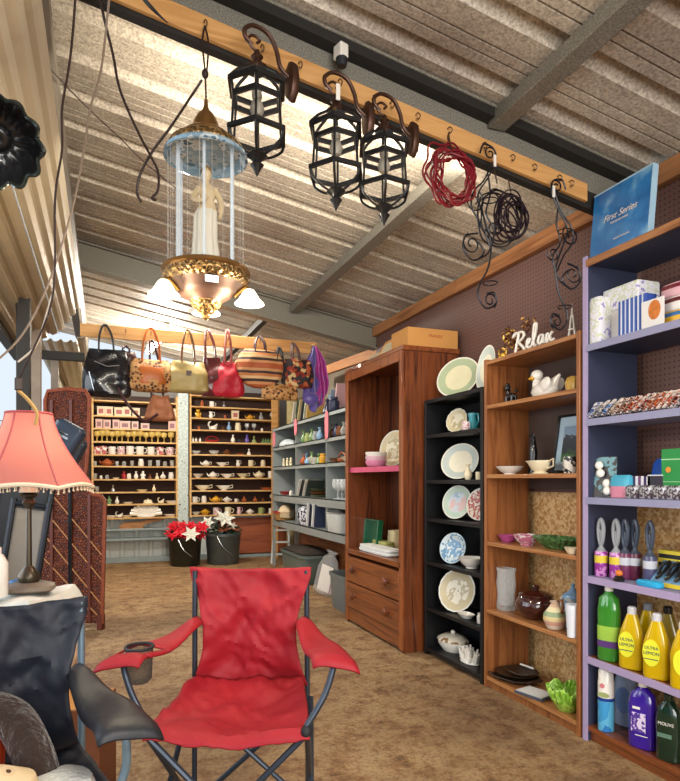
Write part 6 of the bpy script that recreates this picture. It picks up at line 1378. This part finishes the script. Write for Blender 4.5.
# plush toy, cushion and towel on the black chair
BX = (X, Y_); rzc = -YAW + math.radians(33.5)
def on_chair(lx, ly, z): return (BX[0] + lx * math.cos(rzc) - ly * math.sin(rzc), BX[1] + lx * math.sin(rzc) + ly * math.cos(rzc), z)
FUR = mat('brown_plush', '#26160e', .95, var=.6, scale=22, bump=1.0, bscale=60, sheen=.3)
t = thing('plush_toy', 'dark brown furry plush toy in an orange shirt seated in the black chair', 'plush toy', on_chair(-.13, .07, .465), rzc); t.scale = (1.3, 1.2, 1.3)
def furry(rings, **k):
    mb = MB(); mb.loft(rings, 22, 2, **k); mb.v = [tuple(Vector(p) + Vector((noise.noise(Vector(p) * 40), noise.noise(Vector(p) * 40 + Vector((5, 0, 0))), noise.noise(Vector(p) * 40 + Vector((0, 7, 0))))) * .008) for p in mb.v]; return mb
mb = furry([(0, .07, .06), (.03, .10, .085), (.10, .10, .08), (.17, .075, .06), (.20, .04, .04), (.22, .05, .05), (.26, .075, .07), (.30, .07, .065), (.34, .03, .03)])
mb.tube(smoothpts([(.07, 0, .17), (.115, -.03, .15), (.14, -.07, .10), (.15, -.09, .06)], 5), .033, 12); mb.tube(smoothpts([(-.07, 0, .17), (-.12, -.03, .13), (-.13, -.08, .08)], 5), .033, 12)
for s in (-1, 1): mb.tube(smoothpts([(s * .05, -.02, .04), (s * .07, -.11, .045), (s * .075, -.17, .04)], 5), .04, 12); mb.ball((s * .07, 0, .33), (.025, .015, .025))
mb.build('body', FUR, t)
MB().loft([(.05, .104, .088), (.10, .106, .088), (.16, .085, .07), (.18, .06, .05)], 24, 2, (False, False)).build('shirt', mat('orange_shirt', '#d0481c', .7), t)
MB().loft([(.235, .045, .02, 0, -.058), (.26, .05, .026, 0, -.062), (.285, .035, .016, 0, -.058)], 14).build('muzzle', mat('peach_plush', '#c9a080', .9), t)
for s in (-1, 1): MB().ball((s * .03, -.068, .295), .007, 8, 5).build('eye', BLACK, t)
t = thing('cushion', 'small round beige cushion with brown spots at front of black chair', 'cushion', on_chair(-.03, -.12, .445), rzc)
MB().loft([(0, .06, .05), (.03, .085, .07), (.09, .095, .075), (.15, .075, .06), (.175, .025, .02)], 26).build('cover', blotch('spotted_fur', ['#4c3020', '#c9ae88', '#d0b890', '#d0b890'], 24, .9, 'voronoi'), t)
t = thing('towel', 'white towel lying on the front of the black chair seat', 'towel', on_chair(.10, -.10, .43), rzc + .2)
MB().loft([(0, .06, .07), (.03, .075, .085), (.09, .07, .08), (.13, .055, .06), (.14, .02, .02)], 26, 3, flute=5, fa=.05).build('cloth', mat('towel_white', '#c4c4bc', .9, bump=.4, bscale=120), t)

# ================================================================== LAMP TABLE, LAMP, FOLDED CHAIRS, CARVED SCREEN
def cw(px, zc): return c2w((px - 340) * zc / FPX, zc)
lx, ly = cw(29, 2.12)
TZ = .80
t = thing('side_table', 'small wooden table behind the black chair carrying the pink lamp', 'table', (lx - .05, ly + .0, 0), -YAW)
WD = wood('dark_table', '#3c2416', '#5a3a24', 'X', 8, .5)
MB().box(-.26, .14, -.17, .17, TZ - .025, TZ).build('tabletop', WD, t, smooth=False, bevel=.004)
for x in (-.24, .12):
    for y in (-.15, .15): MB().loft([(0, .014, .014), (TZ - .025, .02, .02)], 8, 5).build('leg', WD, t).location = (x, y, 0)
t = thing('tablecloth', 'crumpled white cloth draped over the lamp table', 'cloth', (lx - .05, ly, TZ), -YAW)
def tc_(u, v):
    x = -.30 + .47 * u; y = -.20 + .40 * v; d = max(0, x - .14, -.26 - x, abs(y) - .17); z = .010 + .010 * noise.noise(Vector((x * 14, y * 14, 0))) + .006 * math.sin(x * 30 + y * 18)
    return (x, y, z - d * 2.6)
MB().grid(tc_, 44, 34).build('cloth', mat('cloth_white', '#c9cac4', .85, var=.06, bump=.2), t, solid=.006)
# hanging side of cloth seen between chair parts
MB().grid(lambda u, v: (.165 + .012 * math.sin(v * 14 + u * 5), -.18 + .36 * u + .01 * math.sin(v * 9), -.02 - .34 * v * (1 - .25 * u)), 18, 18).build('drape', mat('drape_beige', '#c4a488', .85, bump=.2), t, solid=.004)
t = thing('table_lamp', 'table lamp with fringed pink bell shade and bronze column', 'lamp', (lx, ly, TZ + .022), 0)
BRZ = mat('lamp_bronze', '#4a4236', .35, metal=.7, var=.3)
MB().loft([(0, .075, .075), (.008, .085, .085), (.018, .08, .08), (.03, .045, .045)], 24, 3).build('base', mat('stone_base', '#6a6054', .5, var=.3, scale=20), t)
MB().lathe([(.03, .026), (.036, .04), (.034, .055), (.02, .075), (.012, .085)], 20).build('base_ball', BRZ, t)
MB().lathe([(.010, .08), (.008, .28), (.016, .29), (.022, .300), (.014, .315), (.026, .322), (.030, .328), (.012, .337)], 20).build('column', BRZ, t)
MB().lathe([(.032, .336), (.026, .36), (.02, .385), (.016, .41)], 16).build('candle_sleeve', mat('sleeve_white', '#cfc8b4', .4), t)
MB().tube([(.0, 0, .40), (.0, 0, .61)], .004, 6).build('harp', BRASS, t)
PNK, n, l, b = nt('pink_shade'); b.inputs['Base Color'].default_value = hexc('#cc7c78'); b.inputs['Roughness'].default_value = .7
tr = n.new('ShaderNodeBsdfTranslucent'); tr.inputs[0].default_value = hexc('#eca494'); ms = n.new('ShaderNodeMixShader'); ms.inputs[0].default_value = .55
l.new(b.outputs[0], ms.inputs[1]); l.new(tr.outputs[0], ms.inputs[2]); l.new(ms.outputs[0], n['Material Output'].inputs[0])
def shade_r(v): return .072 + .133 * v ** 1.5
def shf(u, v):
    a = 2 * PI * u; k = 6; sc_ = 1 - .05 * abs(math.sin(k * a / 2)) ** .8 * v; R = shade_r(v) * sc_
    return (R * math.cos(a), R * math.sin(a), .605 - .235 * v - .012 * (1 - abs(math.sin(3 * a))) * v)
sh = MB().grid(shf, 96, 18).build('lamp_shade', PNK, t)
TRM = mat('shade_trim', '#a84c50', .6)
MB().tube([shf(i / 60, 0) for i in range(60)], .0045, 6, closed=True).build('top_trim', TRM, sh)
MB().tube([Vector(shf(i / 96, 1)) - Vector((0, 0, .006)) for i in range(96)], .007, 6, closed=True).build('bottom_trim', mat('ivory_trim', '#cfc4ac', .7), sh)
for i in range(6): MB().tube([Vector(shf(i / 6, v / 10)) * 1.0 for v in range(11)], .0035, 5).build('rib_trim', TRM, sh)
mb = MB()
for i in range(60):
    p = Vector(shf(i / 60, 1)); mb.tube([p + Vector((0, 0, -.01)), p + Vector((0, 0, -.022))], .0015, 4); mb.ball(p + Vector((0, 0, -.025)), .0035, 6, 4)
o = mb.build('bead_fringe', mat('bead_ivory', '#c9bca0', .4), sh); o['kind'] = 'stuff'
MB().ball((0, 0, .46), (.028, .028, .04)).build('bulb', glow('lamp_bulb', (1, .8, .55), 3), t)
pointlight('table_lamp_light', (lx, ly, TZ + .022 + .46), 1.3, (1, .75, .5), .035)
t = thing('saucer', 'blue lidded dish beside the base of the pink lamp', 'dish', (*cw(17, 2.17), TZ + .024)); MB().lathe([(.02, 0), (.025, .006), (.026, .02), (.02, .026), (0, .026)], 16).build('body', mat('dish_blue', '#2c6ca8', .4), t)
t = thing('bottle', 'white plastic bottle at the left frame edge on lamp table', 'bottle', (*cw(-3, 2.0), TZ + .022)); MB().lathe([(.03, 0), (.033, .004), (.033, .11), (.02, .135), (.012, .14)], 18).build('body', WHITE, t); MB().lathe([(.014, .138), (.014, .16), (0, .162)], 14).build('cap', WHITE, t)
# cardboard box under table
t = thing('cardboard_box', 'brown cardboard box on the floor behind the black chair arm', 'box', (*cw(84, 1.98), 0), -YAW + .1)
MB().box(-.09, .075, -.10, .10, 0, .50).build('carton', mat('brown_card', '#6e3e22', .75, var=.15), t, smooth=False, bevel=.003); MB().box(-.085, .07, -.095, .095, .50, .502).build('top_flap', CARD, t, smooth=False)
text('OK', .04, BLKM, t, (.03, -.1005, .34)); MB().tube(smoothpts([(.03, -.06, .50), (.04, -.06, .535), (.07, -.05, .53), (.078, -.04, .50)], 4), .004, 6).build('handle_cord', BLKM, t)

# folded loungers leaning at the opening behind lamp
FRM = mat('dark_frame', '#20242c', .4, metal=.4); SLG = mat('grey_sling', '#7d776e', .6, var=.1); BLUK = mat('ink_blue_vinyl', '#2a3648', .35, var=.2, coat=.3)
def leaner(px, zc, rz, tilt, label, w_, L, fab, yaw2=0, base=0, name='folded_lounger'):
    x, y = cw(px, zc); t = thing(name, label, 'folding chair', (x, y, base), -YAW + rz)
    R_ = Euler((0, tilt, 0)).to_matrix().to_4x4()
    for s in (-1, 1): mb = MB(); mb.T = R_; mb.tube([(s * w_, 0, .02), (s * w_, 0, L)], .014, 8); mb.build('rail', FRM, t)
    for z in (.05, L * .5, L - .02): mb = MB(); mb.T = R_; mb.tube([(-w_, 0, z), (w_, 0, z)], .012, 8); mb.build('crossbar', FRM, t)
    mb = MB(); mb.T = R_; mb.grid(lambda u, v: ((2 * u - 1) * (w_ - .012), .012 * math.sin(PI * u) , .06 + (L - .1) * v), 10, 20); mb.build('sling', fab, t, solid=.006)
    return t
leaner(-8, 2.75, .15, .15, 'grey folded lounger leaning diagonally behind the pink lamp', .075, 1.12, SLG)
leaner(-18, 2.9, .2, .16, 'black folded lounger leaning left of the grey one', .12, 1.35, mat('black_sling', '#24262c', .6))
leaner(-62, 3.2, -.1, .42, 'dark folding frame crossing low behind the grey lounger', .1, 1.1, mat('black_sling', '#24262c', .6))
# dark blue vinyl bags behind the shade, resting on a stand
t = thing('vinyl_case', 'dark ink blue vinyl case with white lettering above the lampshade', 'case', (*cw(53, 3.1), 1.29), -YAW); t.scale = (.8, .8, .8)
mb = MB(); mb.T = Euler((0, .5, 0)).to_matrix().to_4x4(); mb.loft([(0, .075, .03), (.01, .085, .04), (.25, .095, .045), (.27, .07, .03)], 20, 5); mb.build('body', BLUK, t)
mb = MB(); mb.T = Euler((0, .5, 0)).to_matrix().to_4x4(); mb.box(-.04, .03, -.048, -.042, .17, .185).box(-.03, .02, -.048, -.042, .195, .203); mb.build('print', SILV, t, smooth=False)
MB().box(-.09, -.075, -.01, .01, -1.6, .10).build('stand', FRM, t, smooth=False)
t = thing('vinyl_case', 'second dark case fanned out right of the lettered vinyl case', 'case', (*cw(70, 3.3), 1.27), -YAW)
mb = MB(); mb.prism([(-.02, -.02), (.0, -.05), (.085, .11), (.08, .14), (-.02, .12)], -.03, .03); mb.build('body', mat('slate_vinyl', '#2c3440', .4), t, smooth=False, bevel=.008); MB().box(-.006, .006, -.01, .01, -1.27, .0).build('stand', FRM, t, smooth=False)
t = thing('folded_fabric', 'black and white folded cloth lying on top of the loungers, left of the case', 'cloth', (*cw(20, 3.0), 1.42), -YAW)
MB().loft([(0, .14, .05), (.03, .17, .07), (.06, .13, .05), (.075, .05, .02)], 26, 3, flute=6, fa=.07).build('cloth', blotch('bw_cloth', ['#1c1e26', '#1c1e26', '#b4bcc4', '#2c3c5c'], 14, .8), t)
MB().box(-.1, -.085, -.01, .01, -1.42, .01).box(.02, .035, -.01, .01, -1.42, .01).build('stand', FRM, t, smooth=False)
# carved wooden screen
CARV, n, l, b = nt('carved_wood')
tc = n.new('ShaderNodeTexCoord'); vo = n.new('ShaderNodeTexVoronoi'); vo.inputs['Scale'].default_value = 52; vo.feature = 'DISTANCE_TO_EDGE'
no = n.new('ShaderNodeTexNoise'); no.inputs['Scale'].default_value = 34; no.inputs['Detail'].default_value = 5; l.new(tc.outputs['Object'], vo.inputs['Vector']); l.new(tc.outputs['Object'], no.inputs['Vector'])
r = ramp(n, [(0, '#2c0e08'), (.10, '#6a2c1a'), (.35, '#a05634')]); l.new(vo.outputs['Distance'], r.inputs[0])
r2 = ramp(n, [(.3, '#5a3020'), (.55, '#ffffff')]); l.new(no.outputs['Fac'], r2.inputs[0])
mx = n.new('ShaderNodeMix'); mx.data_type = 'RGBA'; mx.blend_type = 'MULTIPLY'; mx.inputs[0].default_value = .8; l.new(r.outputs[0], mx.inputs[6]); l.new(r2.outputs[0], mx.inputs[7]); l.new(mx.outputs[2], b.inputs['Base Color'])
bp = n.new('ShaderNodeBump'); bp.inputs['Strength'].default_value = .9; bp.inputs['Distance'].default_value = .03; l.new(vo.outputs['Distance'], bp.inputs['Height']); l.new(bp.outputs[0], b.inputs['Normal']); b.inputs['Roughness'].default_value = .55
x, y = cw(72, 5.0); t = thing('carved_screen', 'tall carved reddish wood screen with stepped scroll shoulders by the left wall', 'screen', (x, y, 0), -YAW - .08)
def zz(py): return 1.2 + (480 - py) * 5.0 / FPX
def xx(px): return (px - 72) * 5.0 / FPX
out = [(xx(38), .05), (xx(104), .05), (xx(107), zz(500)), (xx(103), zz(496)), (xx(94), zz(494)), (xx(88), zz(488)), (xx(86), zz(478)), (xx(88), zz(466)), (xx(90), zz(440)), (xx(91), zz(398)), (xx(87), zz(391)), (xx(68), zz(389)), (xx(48), zz(391)), (xx(45), zz(400)), (xx(46), zz(466)), (xx(40), zz(490)), (xx(36), zz(498))]
MB().prism(out, -.012, .012).build('panel', CARV, t, smooth=False)
edge = [Vector((p[0], -.014, p[1])) for p in out]
MB().tube(edge[1:], .016, 6).build('moulding', mat('screen_moulding', '#8a4226', .5, var=.4, scale=30, bump=.5, bscale=40), t)
for px in (52, 72, 91): MB().box(xx(px) - .012, xx(px) + .012, -.024, -.012, .06, zz(494) if px == 91 else zz(400)).build('stile', mat('screen_stile', '#5c2614', .5, var=.4, scale=40), t, smooth=False)
for k in range(7):
    a_, b_ = (.10 + k * .2, .38 + k * .2)
    MB().tube([(xx(104), -.018, max(.08, a_ - .1)), (xx(40), -.018, b_ + .22)], .006, 5).build('diagonal_bead', mat('bead_tan', '#b07a4c', .5), t) if b_ + .22 < 1.3 else None
for px in (40, 102): MB().box(xx(px) - .02, xx(px) + .02, -.03, .03, 0, .12).build('foot', mat('screen_stile', '#5c2614'), t, smooth=False)
